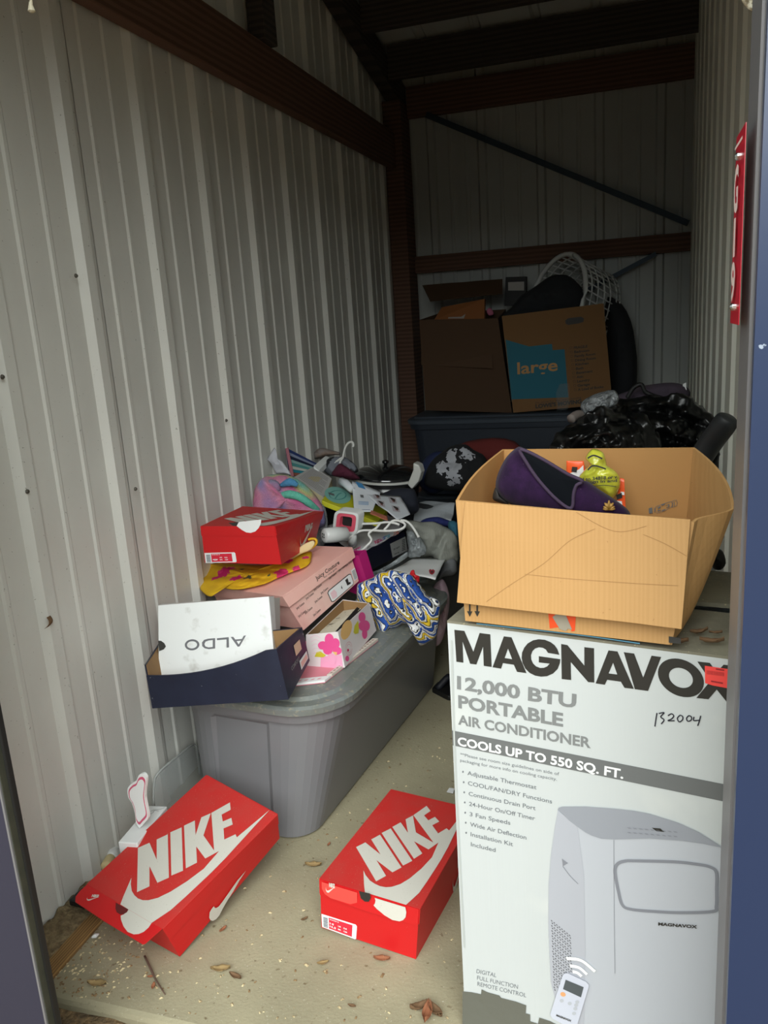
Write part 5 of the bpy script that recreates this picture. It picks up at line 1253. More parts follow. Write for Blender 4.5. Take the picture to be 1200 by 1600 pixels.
# hanger
hg = thing('clothes_hanger', 'white plastic clothes hanger with its hook sticking up beside the slow cooker', 'hanger', hy(536, 735, 2.8))
obj('hook', MB().tube([hy(*cl_(-25, 210), 2.8), hy(*cl_(-15, 160), 2.8), hy(*cl_(0, 110), 2.8), hy(*cl_(30, 70), 2.8), hy(*cl_(62, 65), 2.8), hy(*cl_(75, 90), 2.8), hy(*cl_(70, 108), 2.8)], .0042, 8, smooth=5), M_cord, hg, smooth=True)
obj('arm', MB().tube([hy(*cl_(-140, 300), 2.82), hy(*cl_(-70, 235), 2.80), hy(*cl_(-25, 210), 2.8), hy(*cl_(-50, 250), 2.78), hy(*cl_(-60, 330), 2.76)], .0042, 8, smooth=5), M_cord, hg, smooth=True)
gc = pillow('grey_garment', [cp_(*p) for p in [(690, 270), (740, 220), (820, 200), (900, 210), (960, 250), (1000, 290), (1020, 340), (960, 360), (860, 380), (760, 380), (700, 340)]], 2.84, .04, mat('grey_black_cloth', (120, 124, 134), .9, col2=(30, 30, 36), nscale=22, nlo=.5, nhi=.53), None, amp=.014, freq=28, k=3, seed=2)
tag(gc, 'grey and black knotted garment in front of the slow cooker', 'garment')
mr = pillow('maroon_cloth', [cp_(*p) for p in [(770, 370), (810, 300), (850, 265), (910, 300), (980, 350), (1040, 410), (960, 420), (860, 400)]], 2.76, .04, mat('maroon', (84, 28, 50), .9), None, amp=.010, freq=28, k=3)
tag(mr, 'dark maroon cloth below the grey garment', 'cloth')
bk = pillow('dark_navy_cloth', [cl_(*p) for p in [(330, 560), (480, 500), (600, 500), (650, 520), (685, 640), (680, 710), (610, 750), (520, 720), (400, 640)]], 2.70, .05, mat('black_navy_cloth', (26, 30, 42), .9), None, amp=.010, freq=20, k=3)
tag(bk, 'dark navy cloth between the leaflets and the white sheet', 'cloth')
fill = pillow('dark_clothes_pile', [(495, 800), (540, 778), (600, 775), (655, 785), (690, 800), (700, 850), (640, 860), (560, 850), (500, 840)], 2.85, .03, mat('pile_black', (30, 32, 36), .9), None, amp=.03, freq=12, k=3)
tag(fill, 'heap of dark clothes beneath the leaflets and the slow cooker', 'clothes')

# slow cooker
SC = hy(603, 770, 2.92); ck = thing('slow_cooker', 'oval black slow cooker with a glass lid and pale rim on the heap', 'slow cooker', SC - (0, 0, .06))
fr = (np.array([.98, .10, -.06]), np.array([-.1, .98, 0.04]), np.array([.06, -.03, 1.]))
MK = mat('cooker_black', (16, 17, 18), .22, coat=.5); MR = mat('cooker_rim', (206, 206, 200), .35); MG = mat('glass_dark', (22, 24, 26), .06, coat=1)
zc = hy(603, 742, 2.92)[2] - SC[2]
obj('pot', MB().lathe(SC, [(.085, -.05), (.105, -.04), (.118, .0), (.122, zc - .012)], 40, 1.1, .95, fr), MK, ck, smooth=True)
obj('rim', MB().lathe(SC, [(.120, zc - .014), (.128, zc - .012), (.129, zc - .006), (.121, zc - .004)], 40, 1.1, .95, fr), MR, ck, smooth=True)
obj('glass_lid', MB().lathe(SC, [(.119, zc - .006), (.119, zc + .002), (.108, zc + .014), (.085, zc + .026), (.05, zc + .034), (.01, zc + .037)], 40, 1.1, .95, fr), MG, ck, smooth=True)
kk = SC + fr[2] * (zc + .036); obj('knob', MB().lathe(kk, [(.006, 0), (.006, .008), (.013, .012), (.013, .020), (.004, .024)], 16, frame=fr), MK, ck, smooth=True)
mb = MB(); hp = [(645, 723), (655, 727), (658, 738), (654, 752), (643, 765), (636, 757), (641, 745), (645, 735)]
obj('side_handle', mb.prism([hy(x, y, 2.84) for x, y in hp], (0.004, .045, 0)), MR, ck, bevel=.006)

# white sheet, blue cloth, teal lid, grey knit
sh1, _f = sheet('white_cloth', [hy(*ch_(830, 135), 2.72), hy(*ch_(1125, 168), 2.68), hy(*ch_(1160, 20), 2.90), hy(*ch_(862, 15), 2.95)], mat('sheet_white', (176, 182, 188), .8), None, .03, 9, 2, .006)
tag(sh1, 'folded white cloth left of the open cardboard carton, in front of the teal lid', 'cloth')
bl = pillow('blue_cloth', [ch_(*p) for p in [(880, 180), (930, 150), (1020, 138), (1090, 160), (1130, 180), (1110, 215), (1000, 215), (900, 200)]], 2.66, .03, mat('royal_blue', (24, 34, 92), .85), None, amp=.008, freq=24, k=3)
tag(bl, 'royal blue cloth fold just below the white cloth', 'cloth')
bl = pillow('turquoise_cloth', [ch_(*p) for p in [(1110, 170), (1170, 180), (1180, 260), (1170, 330), (1130, 270), (1100, 220)]], 2.6, .03, mat('turquoise', (40, 92, 112), .85), None, amp=.006, freq=24, k=3)
tag(bl, 'turquoise cloth edge touching the left side of the open cardboard carton', 'cloth')
gk = pillow('grey_knit_top', [ch_(*p) for p in [(770, 180), (830, 170), (900, 180), (1000, 185), (1060, 210), (1110, 230), (1160, 300), (1180, 400), (1170, 480), (1110, 545), (1060, 555), (980, 450), (880, 450), (850, 330), (790, 260)]], 2.58, .07, mat('grey_knit', (140, 142, 134), .95, kind='wave', nscale=50, col2=(134, 136, 129), bump=.25, bscale=200), None, amp=.014, freq=15, k=4, rings=24, seed=6, fold=((1, 0, -.8), 12, .028), edge=.7)
tag(gk, 'large grey finely ribbed garment left of the open cardboard carton', 'garment')
g5 = pillow('dark_grey_garment', [ch_(*p) for p in [(1060, 470), (1110, 455), (1160, 480), (1170, 560), (1120, 600), (1060, 610), (1010, 640), (1040, 560)]], 2.55, .03, mat('grey_cloth2', (96, 98, 100), .9), None, amp=.010, freq=24, k=3)
tag(g5, 'dark grey garment hanging below the ribbed one', 'garment')
# teal lidded tote further back
tl_ = tote(-.40, 3.12, .12, .20, .1, 0, .585, mat('teal_tote', (36, 66, 84), .45), mat('teal_lid', (44, 104, 136), .45), 'dark teal storage tote with a lighter lid behind the white cloth', fl=.03, r=.04)
bw = pillow('black_white_garment', [cl_(*p) for p in [(740, 440), (760, 330), (820, 230), (900, 160), (1000, 100), (1120, 90), (1200, 140), (1320, 220), (1330, 420), (1180, 500), (1000, 520), (820, 500)]], 3.0, .09, mat('bw_cloth', (16, 17, 20), .95), None, amp=.018, freq=14, k=3, rings=14)
tag(bw, 'black garment with a splashy white pattern in the dark behind the white cloth', 'garment')
org = WL[bw.name]; bp_ = lambda x, y: tuple(hy(*cl_(x, y), 3.0) + (CP - hy(*cl_(x, y), 3.0)) / 3.1 * .085 - org)
spots(MATS['bw_cloth'], [(bp_(1130, 160), .030, (158, 160, 166)), (bp_(1060, 120), .016, (158, 160, 166)), (bp_(980, 150), .024, (158, 160, 166)), (bp_(990, 220), .022, (158, 160, 166)), (bp_(905, 300), .024, (158, 160, 166)), (bp_(1010, 300), .024, (158, 160, 166)), (bp_(1060, 290), .014, (158, 160, 166)), (bp_(990, 370), .020, (158, 160, 166)), (bp_(1040, 410), .020, (158, 160, 166)), (bp_(985, 455), .018, (158, 160, 166))], 60, .6)
rc = pillow('dark_red_cloth', [(700, 712), (730, 690), (790, 685), (820, 710), (810, 770), (760, 790), (715, 770)], 3.22, .06, mat('dark_red', (96, 30, 26), .9), None, amp=.012, freq=16, k=3)
tag(rc, 'dark red cloth behind the black and white garment', 'cloth')
bq = pillow('dark_blue_bag', [(650, 745), (665, 715), (690, 705), (705, 730), (700, 760), (670, 772)], 3.12, .05, mat('dark_blue2', (24, 36, 72), .7), None, amp=.012, freq=16, k=3)
tag(bq, 'dark blue bag between the slow cooker and the black and white garment', 'bag')

# shoes on the floor between tote and carton
M_shb = mat('shoe_black', (26, 28, 36), .6); M_sole = mat('sole_grey', (84, 84, 80), .7)
def trainer(name, label, c, yaw, L=.26):
    T = thing(name, label, 'shoe', c, None); ca, sa = math.cos(yaw), math.sin(yaw)
    def R2(x, y, z): return np.array(c) + (x * ca - y * sa, x * sa + y * ca, z)
    out = []
    for t_ in np.linspace(0, 2 * math.pi, 24, endpoint=False):
        x = L / 2 * math.cos(t_); w_ = .044 + .008 * math.cos(t_); out.append((x, w_ * math.sin(t_)))
    loftm = MB(); loft(loftm, [[R2(x, y, 0) for x, y in out], [R2(x * 1.02, y * 1.05, .018) for x, y in out], [R2(x, y, .026) for x, y in out]]); obj('sole', loftm, M_sole, T)
    up = MB(); rings = []
    for k, s_ in ((0, 1), (.3, .96), (.6, .82), (.8, .62), (1, .45)):
        rings.append([R2(x * (s_ if x > 0 else .5 + .5 * s_) - .03 * k, y * (1 - .35 * k), .026 + .075 * k * (1 - .35 * (x > .03) * 1)) for x, y in out])
    loft(up, rings); obj('upper', up, M_shb, T, smooth=True)
    obj('collar', MB().tube([rings[-1][i] for i in range(0, 24, 2)] + [rings[-1][0]], .005, 6), M_black, T, smooth=True)
    return T
trainer('black_shoe', 'black shoe with a grey sole on the floor in the gap beside the tote', (-.520, 2.78, 0), 2.7)
sl = thing('black_slipper', 'dark slipper nearest the door in the gap between the tote and the white carton', 'shoe', hz(698, 1092, 0))
q = [hz(675, 1082, 0), hz(700, 1095, 0), hz(735, 1098, 0), hz(735, 1070, 0), hz(684, 1072, 0)]
obj('sole', MB().prism(q, (0, 0, .018)), M_black, sl, bevel=.004)
obj('strap', MB().tube([q[0] + (0.02, 0, .015), (q[0] + q[4]) / 2 + (.05, 0, .05), q[4] + (.05, 0, .015)], .012, 8, smooth=4), M_shb, sl, smooth=True)

# ============================================================ BACK OF THE UNIT
M_dtote = mat('slate_tote', (38, 45, 56), .5); M_dlid = mat('slate_tote_rim', (62, 70, 80), .5)
tote(-.66, 4.00, .36, .24, 0, 0, .36, M_dtote, M_dlid, 'dark slate storage tote at the bottom of the rear stack', fl=.03, r=.05)
tote(-.66, 4.00, .36, .24, 0, .39, .365, M_dtote, M_dlid, 'dark slate storage tote carrying the two moving boxes at the back', fl=.03, r=.05)
M_mbox = mat('moving_box', (118, 84, 46), .8, bump=.08, bscale=14, bdist=.004); M_mbox2 = mat('moving_box_dull', (76, 54, 34), .85, bump=.08, bscale=14, bdist=.004)  # browns darkened: the shade at the back is put into the colour
HG = Hex((-.3514, 4.0217, .7914), (1.3, -5.8, 3.1), (.4325, .36, .4399), scale=.98, pix={(0, 0, 1): (784, 494), (1, 0, 1): (943, 474), (0, 0, 0): (802, 645), (1, 0, 0): (957, 631)})
lg = thing('moving_box', 'large brown moving box with a teal patch reading large, at the back on the tote', 'box', HG.base(), 'moving boxes')
HG.c[0, 1, :, 0] += .045; tu, tv, tw = .006 / HG.d
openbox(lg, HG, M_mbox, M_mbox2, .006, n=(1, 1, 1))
cm_ = lambda x, y: (640 + x / 3.75, 400 + y / 3.75)
P = Prints(HG.front(), lg); TEAL = mat('teal_print', (18, 98, 116), .7)
P.px(TEAL, cc(cm_, [(562, 490), (700, 530), (834, 515), (838, 552), (908, 546), (930, 828), (598, 840)]), 'printed_patch', 1)
P.text(mat('large_ink', (176, 134, 82), .7), 'large', cm_(632, 692), cm_(868, 670), cm_(630, 622), .02, lift=3)
for i, s in enumerate(('FRAGILE', 'Bedroom', 'Family Room', 'Dining Room', 'Kitchen', 'Bath', 'Basement', 'Attic', 'Laundry', 'Garage', 'A Load of Books')):
    y = 545 + i * 24.5; x = 962 + i * 2.4; w_ = [80, 88, 122, 122, 78, 45, 96, 40, 75, 72, 150][i]
    P.text(M_ink, s, cm_(x, y), cm_(x + w_, y - w_ * .12), cm_(x, y - 15), .03, lift=2)
    P.line(M_ink, cc(cm_, [(x - 22, y - 12), (x - 10, y - 13), (x - 10, y - 1), (x - 22, y), (x - 22, y - 12)]), .0012, 'printed_checkbox', 2, 1)
P.text(M_ink, "LOWE'S MOVING", cm_(738, 892), cm_(1008, 862), cm_(737, 868), .05, lift=2); P.text(M_ink, 'Do more for less when moving', cm_(738, 866), cm_(1005, 834), cm_(737, 856), 0, lift=2)
P.px(M_ink, cc(cm_, [(912, 378), (930, 364), (1005, 356), (1022, 366), (1018, 386), (990, 395), (930, 404), (914, 396)]), 'hand_hole', 2)
P.px(mat('clear_tape', (150, 158, 160), .2, alpha=.18), cc(cm_, [(858, 800), (880, 750), (935, 745), (938, 860), (925, 900), (865, 905)]), 'clear_tape', 4)
P.done()
HH = Hex((-.8442, 4.3726, .7684), (7.6, 0.4, 4.0), (.4200, .33, .4745), scale=.90, pix={(0, 0, 1): (655, 500), (1, 0, 1): (778, 498), (1, 0, 0): (800, 645), (0, 0, 0): (665, 641)})
HH.c[1, 1, :, 0] -= .05; lb2 = thing('moving_box', 'dull brown moving box with its front flap folded down, left of the large one', 'box', HH.base(), 'moving boxes')
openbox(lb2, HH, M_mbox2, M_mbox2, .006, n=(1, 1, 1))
ffc = [hy(658, 570, 3.74), hy(770, 576, 3.74), hy(765, 500, 3.79), hy(659, 499, 3.79)]
sheet('front_flap', ffc, M_mbox2, lb2, .004, 8, 1, .005)
sheet('back_flap', [hy(672, 470, 4.05), hy(785, 458, 4.05), hy(785, 436, 4.16), hy(660, 446, 4.16)], M_mbox2, lb2, .004, 8, 2, .005)
mp = thing('manila_parcel', 'orange-brown parcel with a white address label inside the dull moving box', 'parcel', hy(715, 500, 3.95))
_, q = slabpx('wrap', [(678, 500), (757, 498), (757, 467), (690, 480)], (3.9, 3.9, 3.96, 3.96), .03, mat('manila', (150, 92, 48), .8), mp, dirv=(0, 1, 0))
f_, n_ = sheetface([q[0], q[1], q[2], q[3]]); P = Prints(f_, mp); P.px(mat('label_grey', (176, 172, 166), .7), [(700, 498), (725, 498), (731, 480), (705, 484)], 'address_label', 3); P.done()
wb = thing('black_white_box', 'small black box with a white label standing at the back behind the moving boxes', 'box', hy(805, 460, 4.2))
_, q = slabpx('carton', [(788, 478), (822, 478), (822, 432), (790, 433)], (4.18, 4.18, 4.2, 4.2), .05, M_black, wb, dirv=(0, 1, 0))
f_, n_ = sheetface(q); P = Prints(f_, wb); P.px(mat('label_grey', (176, 172, 166), .7), [(794, 454), (819, 454), (819, 440), (794, 441)], 'printed_label', 2); P.done()
pk3 = pillow('pink_trinket', [(760, 486), (764, 481), (769, 484), (771, 491), (764, 493)], 3.95, .008, mat('trinket_pink', (190, 100, 130), .6), None, amp=0, k=3)
tag(pk3, 'tiny pink trinket at the right corner of the dull moving box', 'trinket')
# laundry basket
bs = thing('laundry_basket', 'white plastic lattice laundry basket lying tilted on top of the large moving box', 'basket', hy(880, 480, 4.0))
BC = hy(868, 474, 4.02); 
def camvec(dx, dy, dy_depth=0): return (hy(868 + dx, 474 + dy, 4.02) - BC) + np.array([0, dy_depth, 0])
Av = camvec(28, -76, .02); Bv = camvec(40, 18, -.13); Dv = camvec(58, 16, .15)
MBk = mat('basket_white', (210, 212, 210), .4)
def bring(t_, s_): return [BC + Dv * t_ + (Av * math.cos(a) + Bv * math.sin(a)) * s_ for a in np.linspace(0, 2 * math.pi, 41)]
obj('rim', MB().tube(bring(0, 1), .0115, 8), MBk, bs, smooth=True)
for k, (t_, s_) in enumerate(((.18, .97), (.36, .94), (.54, .91), (.72, .88), (.9, .85), (1.0, .83))): obj('hoop', MB().tube(bring(t_, s_), .0036, 6), MBk, bs, smooth=True)
for k in range(36):
    a = 2 * math.pi * k / 36; r0 = BC + (Av * math.cos(a) + Bv * math.sin(a)); a2 = a + .15; r1 = BC + Dv + (Av * math.cos(a2) + Bv * math.sin(a2)) * .83
    obj('rib', MB().tube([r0, r1], .0034, 6), MBk, bs, smooth=True)
bc_ = pillow('black_clothes', [(783, 500), (800, 480), (815, 462), (838, 447), (860, 432), (885, 430), (905, 445), (915, 470), (895, 500), (850, 510)], 3.95, .07, mat('pile_black', (30, 32, 36), .9), None, amp=.02, freq=14, k=3)
tag(bc_, 'black clothes bulging out of the laundry basket over the large moving box', 'clothes')
dkb = pillow('dark_bag', [(945, 480), (965, 470), (985, 500), (995, 560), (990, 625), (955, 632)], 4.1, .10, mat('pile_black', (30, 32, 36), .9), None, amp=.02, freq=10, k=3)
tag(dkb, 'dark bag standing right of the large moving box', 'bag')
# bin bags
M_bag = mat('black_bag', (11, 12, 12), .30, spec=.5, bump=.3, bscale=60, bdist=.004)
def bag(label, outl, Y, th, amp, fr_, seed, gap=None):
    T = pillow('garbage_bag', outl, Y, th, M_bag, None, amp=amp, freq=fr_, k=5, rings=44, seed=seed, octv=5, fold=((.3, .2, 1), 11, amp * .9), edge=.8); tag(T, label, 'bag', 'black garbage bags'); return T
bag('glossy black garbage bag crammed behind the open carton, nearer one', [(858, 720), (870, 690), (885, 668), (920, 652), (950, 640), (985, 640), (1010, 660), (1025, 700), (1020, 780), (960, 860), (880, 860), (860, 800)], 2.25, .11, .060, 13, 3)
bag('wide black garbage bag against the right wall, behind the nearer one', [(950, 650), (965, 628), (1000, 622), (1040, 618), (1080, 628), (1105, 645), (1122, 668), (1124, 700), (1112, 760), (1098, 840), (1020, 880), (960, 860)], 2.60, .12, .055, 12, 8)
bag('black garbage bag on the floor carrying the others, hidden low behind the cartons', [(850, 800), (920, 770), (1000, 765), (1085, 780), (1080, 900), (1060, 1000), (950, 1040), (870, 1000), (840, 900)], 2.45, .10, .03, 7, 5)
pg = pillow('plum_garment', [(938, 640), (955, 622), (985, 610), (1010, 602), (1050, 598), (1072, 604), (1078, 618), (1060, 628), (1010, 630), (970, 640)], 2.72, .05, mat('plum_cloth', (70, 60, 72), .9), None, amp=.012, freq=18, k=3)
tag(pg, 'dusky plum garment draped over the top of the black bags', 'garment')
pgs = obj('black_strap', MB().tube([hy(x, y, 2.62) for x, y in ((980, 622), (990, 606), (1002, 601), (1008, 612), (1020, 618), (1034, 622))], .007, 8, smooth=5), M_black, None, smooth=True)
tag(pgs, 'curled black strap on top of the plum garment', 'strap')
cpw = pillow('clear_plastic_lump', [(910, 650), (908, 630), (925, 618), (950, 610), (962, 612), (967, 628), (950, 640), (930, 652), (918, 656)], 2.35, .035, mat('cellophane', (150, 154, 156), .18, coat=.8, bump=1, bscale=90, bdist=.01, col2=(80, 84, 86), nscale=50), None, amp=.016, freq=45, k=4, rings=26, octv=4)
tag(cpw, 'lump of crinkled clear plastic film lying on the black bags by the large box', 'plastic film')
rl = obj('beige_roll', MB().tube([hy(892, 655, 2.3), hy(903, 648, 2.33), hy(915, 652, 2.36)], .013, 12, smooth=4), mat('beige_roll', (120, 110, 104), .7), None, smooth=True)
tag(rl, 'short beige roll on the left shoulder of the black bags', 'roll')
wt = obj('white_tag', MB().prism([hy(1066, 612, 2.7), hy(1073, 616, 2.7), hy(1072, 598, 2.7), hy(1067, 600, 2.7)], (0, .002, 0)), M_pw, None); tag(wt, 'tiny white tag at the right wall above the plum garment', 'tag')
# padded black handle
hd = thing('padded_handle', 'thick black foam grip sticking up between the open carton and the right wall', 'handle', hy(1080, 760, 1.72))
pts = [hy(1028, 830, 1.74), hy(1095, 715, 1.74), hy(1128, 668, 1.70), hy(1136, 657, 1.69)]
obj('grip', MB().tube(pts + [hy(1139, 653, 1.688), hy(1141, 650, 1.687)], [.0235, .0235, .0235, .0225, .019, .010], 20, smooth=4), mat('foam_black', (30, 32, 34), .55), hd, smooth=True)
obj('shaft', MB().tube([hy(960, 950, 1.76) * (1, 1, 0) + (0, 0, .0), hy(975, 925, 1.76), hy(1034, 820, 1.74)], .012, 12), M_chrome, hd, smooth=True)
nt_ = pillow('black_mesh_bag', [(1112, 872), (1120, 858), (1130, 862), (1134, 880), (1126, 890), (1114, 888)], 1.47, .010, M_black, None, amp=.004, freq=30, k=3)
tag(nt_, 'small black mesh bag between the white carton and the right wall', 'bag')

# ============================================================ FLOOR CORNER THINGS
cd_ = lambda x, y: (100 + x / 5.333, 1180 + y / 5.333)
zq = .150
c4 = [hz(*cd_(450, 724), zq), hz(*cd_(545, 724), zq), hz(*cd_(860, 426), zq), hz(*cd_(712, 420), zq)]
HW = Hex(corners=[[[c4[0] - (0, 0, .1), c4[0]], [c4[3] - (0, 0, .1), c4[3]]], [[c4[1] + (.02, 0, -.1), c4[1] + (.02, 0, 0)], [c4[2] - (0, 0, .1), c4[2]]]])
wbx = thing('white_gift_box', 'white narrow box with grey veins between the ribbed wall and the tilted red shoebox', 'box', HW.base())
mb = MB(); HW.slab(mb, 0, 1, 0, 1, 0, 1); obj('carton', mb, M_whitebox, wbx, bevel=.002)
P = Prints(HW.top(), wbx); P.line(M_inkd, cc(cd_, [(705, 495), (740, 485), (760, 460), (800, 455), (840, 440)]), .0010, 'printed_vein', 2); P.line(M_inkg, cc(cd_, [(720, 470), (750, 462), (790, 470)]), .0008, 'printed_vein', 2); P.done()
wd2 = thing('die_cut_card', 'small upright rounded white card with pink edge, on the white box by the wall', 'card', hz(*cd_(625, 600), .150))
Yc = hz(*cd_(625, 600), .155)[1]
ol = [(628, 605), (600, 560), (590, 480), (565, 400), (535, 350), (530, 280), (565, 235), (600, 215), (625, 165), (660, 155), (685, 190), (680, 250), (672, 330), (680, 400), (695, 470), (698, 530), (660, 575)]
r0 = catmull([hy(*cd_(*p), Yc) for p in ol], 4); ce = sum(r0) / len(r0)
obj('foam_board', MB().prism(r0, (0.001, .007, .0)), M_whitebox, wd2)
obj('pink_layer', MB().prism([ce + (p - ce) * .88 - (0, .001, 0) for p in r0], (0, .0008, 0)), mat('card_pink', (206, 92, 120), .5), wd2)
obj('white_layer', MB().prism([ce + (p - ce) * .78 - (0, .002, 0) for p in r0], (0, .0008, 0)), M_pw, wd2)
bt = thing('white_bottle', 'small white bottle lying behind the tilted red shoebox at the wall', 'bottle', hy(*cd_(400, 830), 1.50))
a_, b_ = hy(*cd_(430, 790), 1.47), hy(*cd_(345, 930), 1.38); ax = b_ - a_
obj('body', MB().tube([a_, a_ + ax * .1, a_ + ax * .4, a_ + ax * .5], [.008, .017, .018, .012], 16, smooth=3), M_app, bt, smooth=True)
obj('cap', MB().tube([a_ + ax * .5, a_ + ax * .55, a_ + ax * .95, b_], [.010, .0125, .0125, .010], 16), M_cream, bt, smooth=True)
bsr = thing('black_metal_strip', 'short black bar lying on the floor against the ribbed wall under the red shoebox', 'bar', hz(*cd_(120, 1270), 0))
p, q = hz(*cd_(45, 1255), .02), hz(*cd_(260, 1310), .02); d = (q - p) / np.linalg.norm(q - p); n_ = np.array([-d[1], d[0], 0])
obj('bar', MB().hexa([p, q, q + n_ * .045, p + n_ * .045, p + (0, 0, .016), q + (0, 0, .016), q + n_ * .045 + (0, 0, .016), p + n_ * .045 + (0, 0, .016)]), mat('bar_black', (26, 26, 28), .25), bsr, bevel=.003)
# clear plastic bin beside the tote
tb = thing('clear_plastic_bin', 'clear plastic bin squeezed between the ribbed wall and the grey tote', 'bin', (-1.13, 1.70, .02))
M_bin = mat('bin_plastic', (190, 196, 196), .12, alpha=.30, spec=.9)
ra = [hy(240, 1260, 1.58), hy(241, 1222, 1.60), hy(250, 1205, 1.62), hy(276, 1183, 1.70), hy(300, 1164, 1.80), hy(308, 1172, 1.82), hy(312, 1210, 1.80)]
rb = [p + (.06, .02, -.16) for p in ra]
mb = MB(); n = len(ra); mb.add(ra + rb + [p + (.003, .003, 0) for p in ra] + [p + (.003, .003, 0) for p in rb], [(i, i + 1, n + i + 1, n + i) for i in range(n - 1)] + [(2 * n + i + 1, 2 * n + i, 3 * n + i, 3 * n + i + 1) for i in range(n - 1)])
obj('bin_wall', mb, M_bin, tb, smooth=True)
obj('rim', MB().tube(ra, .0035, 6, smooth=3), mat('bin_rim', (196, 200, 198), .2, alpha=.7), tb, smooth=True)

# leaves, twigs and bits on the floor and carton
M_lf = [mat('dry_leaf_brown', (112, 84, 58), .85), mat('dry_leaf_tan', (150, 126, 84), .85), mat('dry_leaf_rust', (150, 96, 66), .85)]
def leaf(x, y, L_, yaw, m, label, z=.0, curl=.25, nm='dry_leaf', surf=None, w=.42):
    c = hz(x, y, z) if surf is None else surf
    ca, sa = math.cos(yaw), math.sin(yaw); rnd = random.random() * 50
    def fn(u, v):
        s = (u - .5) * L_; wd = L_ * w * math.sin(math.pi * min(max(u, .02), .98)) ** .8 * (v - .5)
        h = curl * L_ * ((2 * (v - .5)) ** 2 * .5 + (2 * (u - .5)) ** 2 * .4) + .08 * L_ * noise.noise(Vector((u * 4 + rnd, v * 4, 0))) + .003
        return c + (s * ca - wd * sa, s * sa + wd * ca, max(h, .001))
    mb = MB().grid(fn, 8, 5, .0006, (0, 0, 1)); o = obj(nm, mb, m, None, smooth=True); return tag(o, label, 'leaf', 'dry leaves')
for x, y, L_, yw, mi, lab in ((345, 1517, .040, .3, 1, 'tan curled leaf in the middle of the floor between the two red shoeboxes'), (368, 1528, .030, -.2, 0, 'brown curled leaf touching the tan one between the two red shoeboxes'),
        (349, 1454, .020, 1.2, 2, 'small orange-brown leaf just right of the tilted red shoebox'), (597, 1501, .034, .15, 2, 'rust leaf in front of the flat red shoebox'), (505, 1507, .024, .5, 1, 'pale ragged leaf left of the rust one'),
        (550, 1574, .016, 0, 0, 'tiny dark brown leaf near the slab edge'), (152, 1540, .040, .2, 1, 'thin tan leaf near the left end of the slab edge'), (240, 1543, .018, 1.9, 2, 'small reddish leaf beside the twig'), (236, 1528, .014, .4, 2, 'tiny reddish leaf touching the twig'),
        (476, 1438, .016, .8, 0, 'tiny curled leaf left of the flat red shoebox'), (490, 1354, .040, .2, 1, 'tan curled leaf below the grey tote'), (514, 1321, .014, 1.4, 2, 'tiny leaf at the foot of the grey tote')):
    leaf(x, y, L_, yw, M_lf[mi], lab)
for x, y, L_, yw in ((655, 1578, .035, .6), (668, 1590, .045, 1.6), (680, 1585, .04, -.6)):
    leaf(x, y, L_, yw, M_lf[2 if yw > 1 else 0], {.6: 'brown leaf left in the cluster by the foot of the white carton', 1.6: 'largest rust leaf in the cluster by the foot of the white carton', -.6: 'curled brown leaf right in the cluster by the foot of the white carton'}[yw], curl=.5)
TZ = AH + .004
for x, y, L_, yw, lab in ((1058, 1006, .03, .1, 'flat brown leaf scrap at the foot of the open carton'), (1092, 991, .028, .5, 'pointed brown leaf standing on the white carton'), (1112, 1006, .032, .05, 'long tattered brown leaf on the front edge of the white carton'), (1118, 992, .018, .1, 'thin curled leaf behind the tattered one on the white carton')):
    leaf(x, y, L_, yw, M_lf[0], lab, z=TZ, w=.3)
tw_ = obj('twig', MB().tube([hz(226, 1494, .004), hz(236, 1515, .006), hz(243, 1530, .004), hz(258, 1554, .003)], [.0022, .0025, .0018, .001], 6, smooth=3), mat('twig_brown', (96, 74, 62), .8), None, smooth=True)
tag(tw_, 'thin dark twig on the floor left of centre near the door', 'twig')
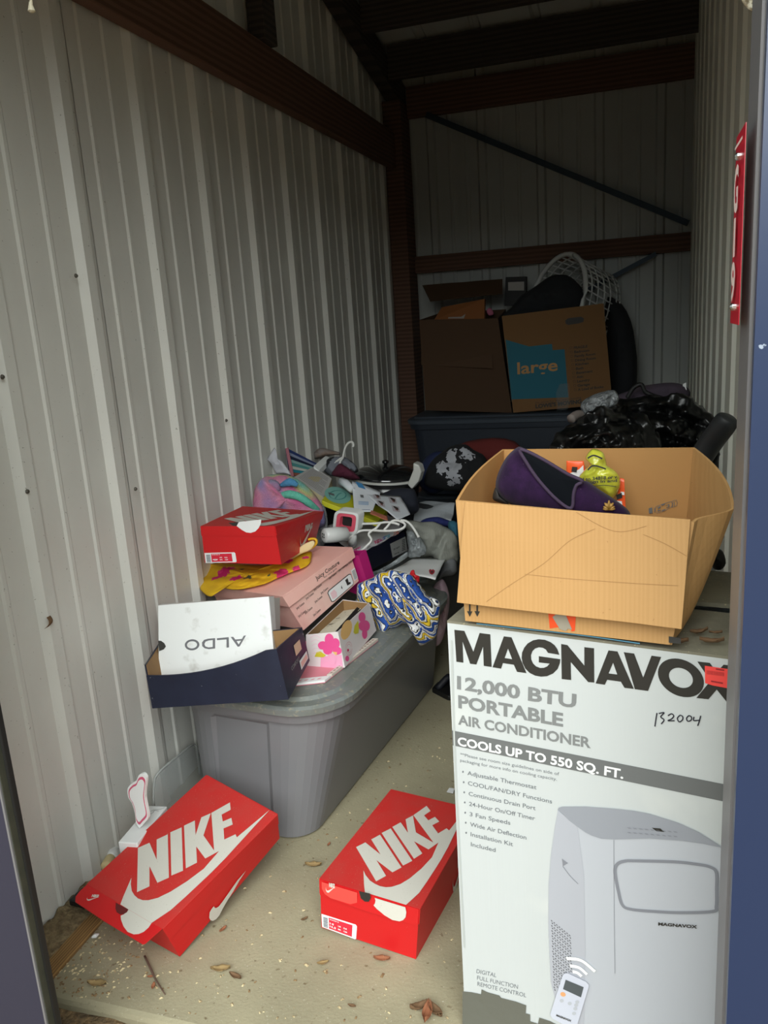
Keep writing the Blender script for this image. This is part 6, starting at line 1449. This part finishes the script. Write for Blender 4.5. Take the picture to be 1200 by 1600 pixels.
ft = obj('white_feather', MB().tube([hz(143, 1465, .004), hz(149, 1462, .006), hz(155, 1459, .004)], [.0015, .005, .001], 8, smooth=3), M_pw, None, smooth=True); tag(ft, 'tiny white feather beside the timber sill', 'feather')
fq_ = obj('white_scrap', MB().prism([hz(698, 1238, .006), hz(708, 1240, .006), hz(710, 1233, .006), hz(702, 1232, .006)], (0, 0, .002)), M_pw, None); tag(fq_, 'small white scrap on the floor between the tote and the white carton', 'scrap')
wlf = thing('wall_leaf', 'curled brown leaf caught on a rib of the left wall', 'leaf', hx(72, 972, XL + .02)); 
p0_ = hx(72, 972, XL + .018)
obj('blade', MB().grid(lambda u, v: p0_ + (.003 + .010 * math.sin(3 * v), .012 * (u - .5) + .01 * (v - .5), .022 * (v - .5)), 4, 6, .0006, (1, 0, 0)), M_lf[0], wlf, smooth=True)
# crumbs: too many to count
mb = MB(); rnd = random.Random(3)
for i in range(700):
    x = rnd.uniform(-1.10, -.30); y = 1.06 + rnd.random() ** 1.5 * 1.1; s = rnd.uniform(.0012, .0045) * (1.4 if rnd.random() < .1 else 1); a = rnd.random() * 3; 
    if i > 400: x = rnd.uniform(-1.12, -.98) ; y = rnd.uniform(1.05, 1.30); s *= .8
    e = np.array([math.cos(a), math.sin(a), 0]) * s; f = np.array([-math.sin(a), math.cos(a), 0]) * s * .5; c_ = np.array([x, y, .0003])
    mb.add([c_ - e - f, c_ + e - f, c_ + e + f, c_ - e + f, c_ + (0, 0, s * .7)], [(0, 1, 4), (1, 2, 4), (2, 3, 4), (3, 0, 4), (3, 2, 1, 0)])
cr = obj('floor_crumbs', mb, mat('crumbs', (130, 104, 72), .9, col2=(206, 190, 150), nscale=30, nlo=.45, nhi=.55), floor); cr['kind'] = 'stuff'
mb = MB()
mb.grid(lambda u, v: (-1.235 + .078 * u, 1.03 + .40 * v, .002 + .012 * (noise.noise(Vector((u * 5, v * 20, 3))) + .6) * (1 - .6 * u)), 14, 60, .004, (0, 0, 1))
ds = obj('dirt_strip', mb, mat('dirt', (150, 132, 98), .95, col2=(110, 92, 66), nscale=70, bump=1, bscale=160, bdist=.006), floor, smooth=True); ds['kind'] = 'stuff'
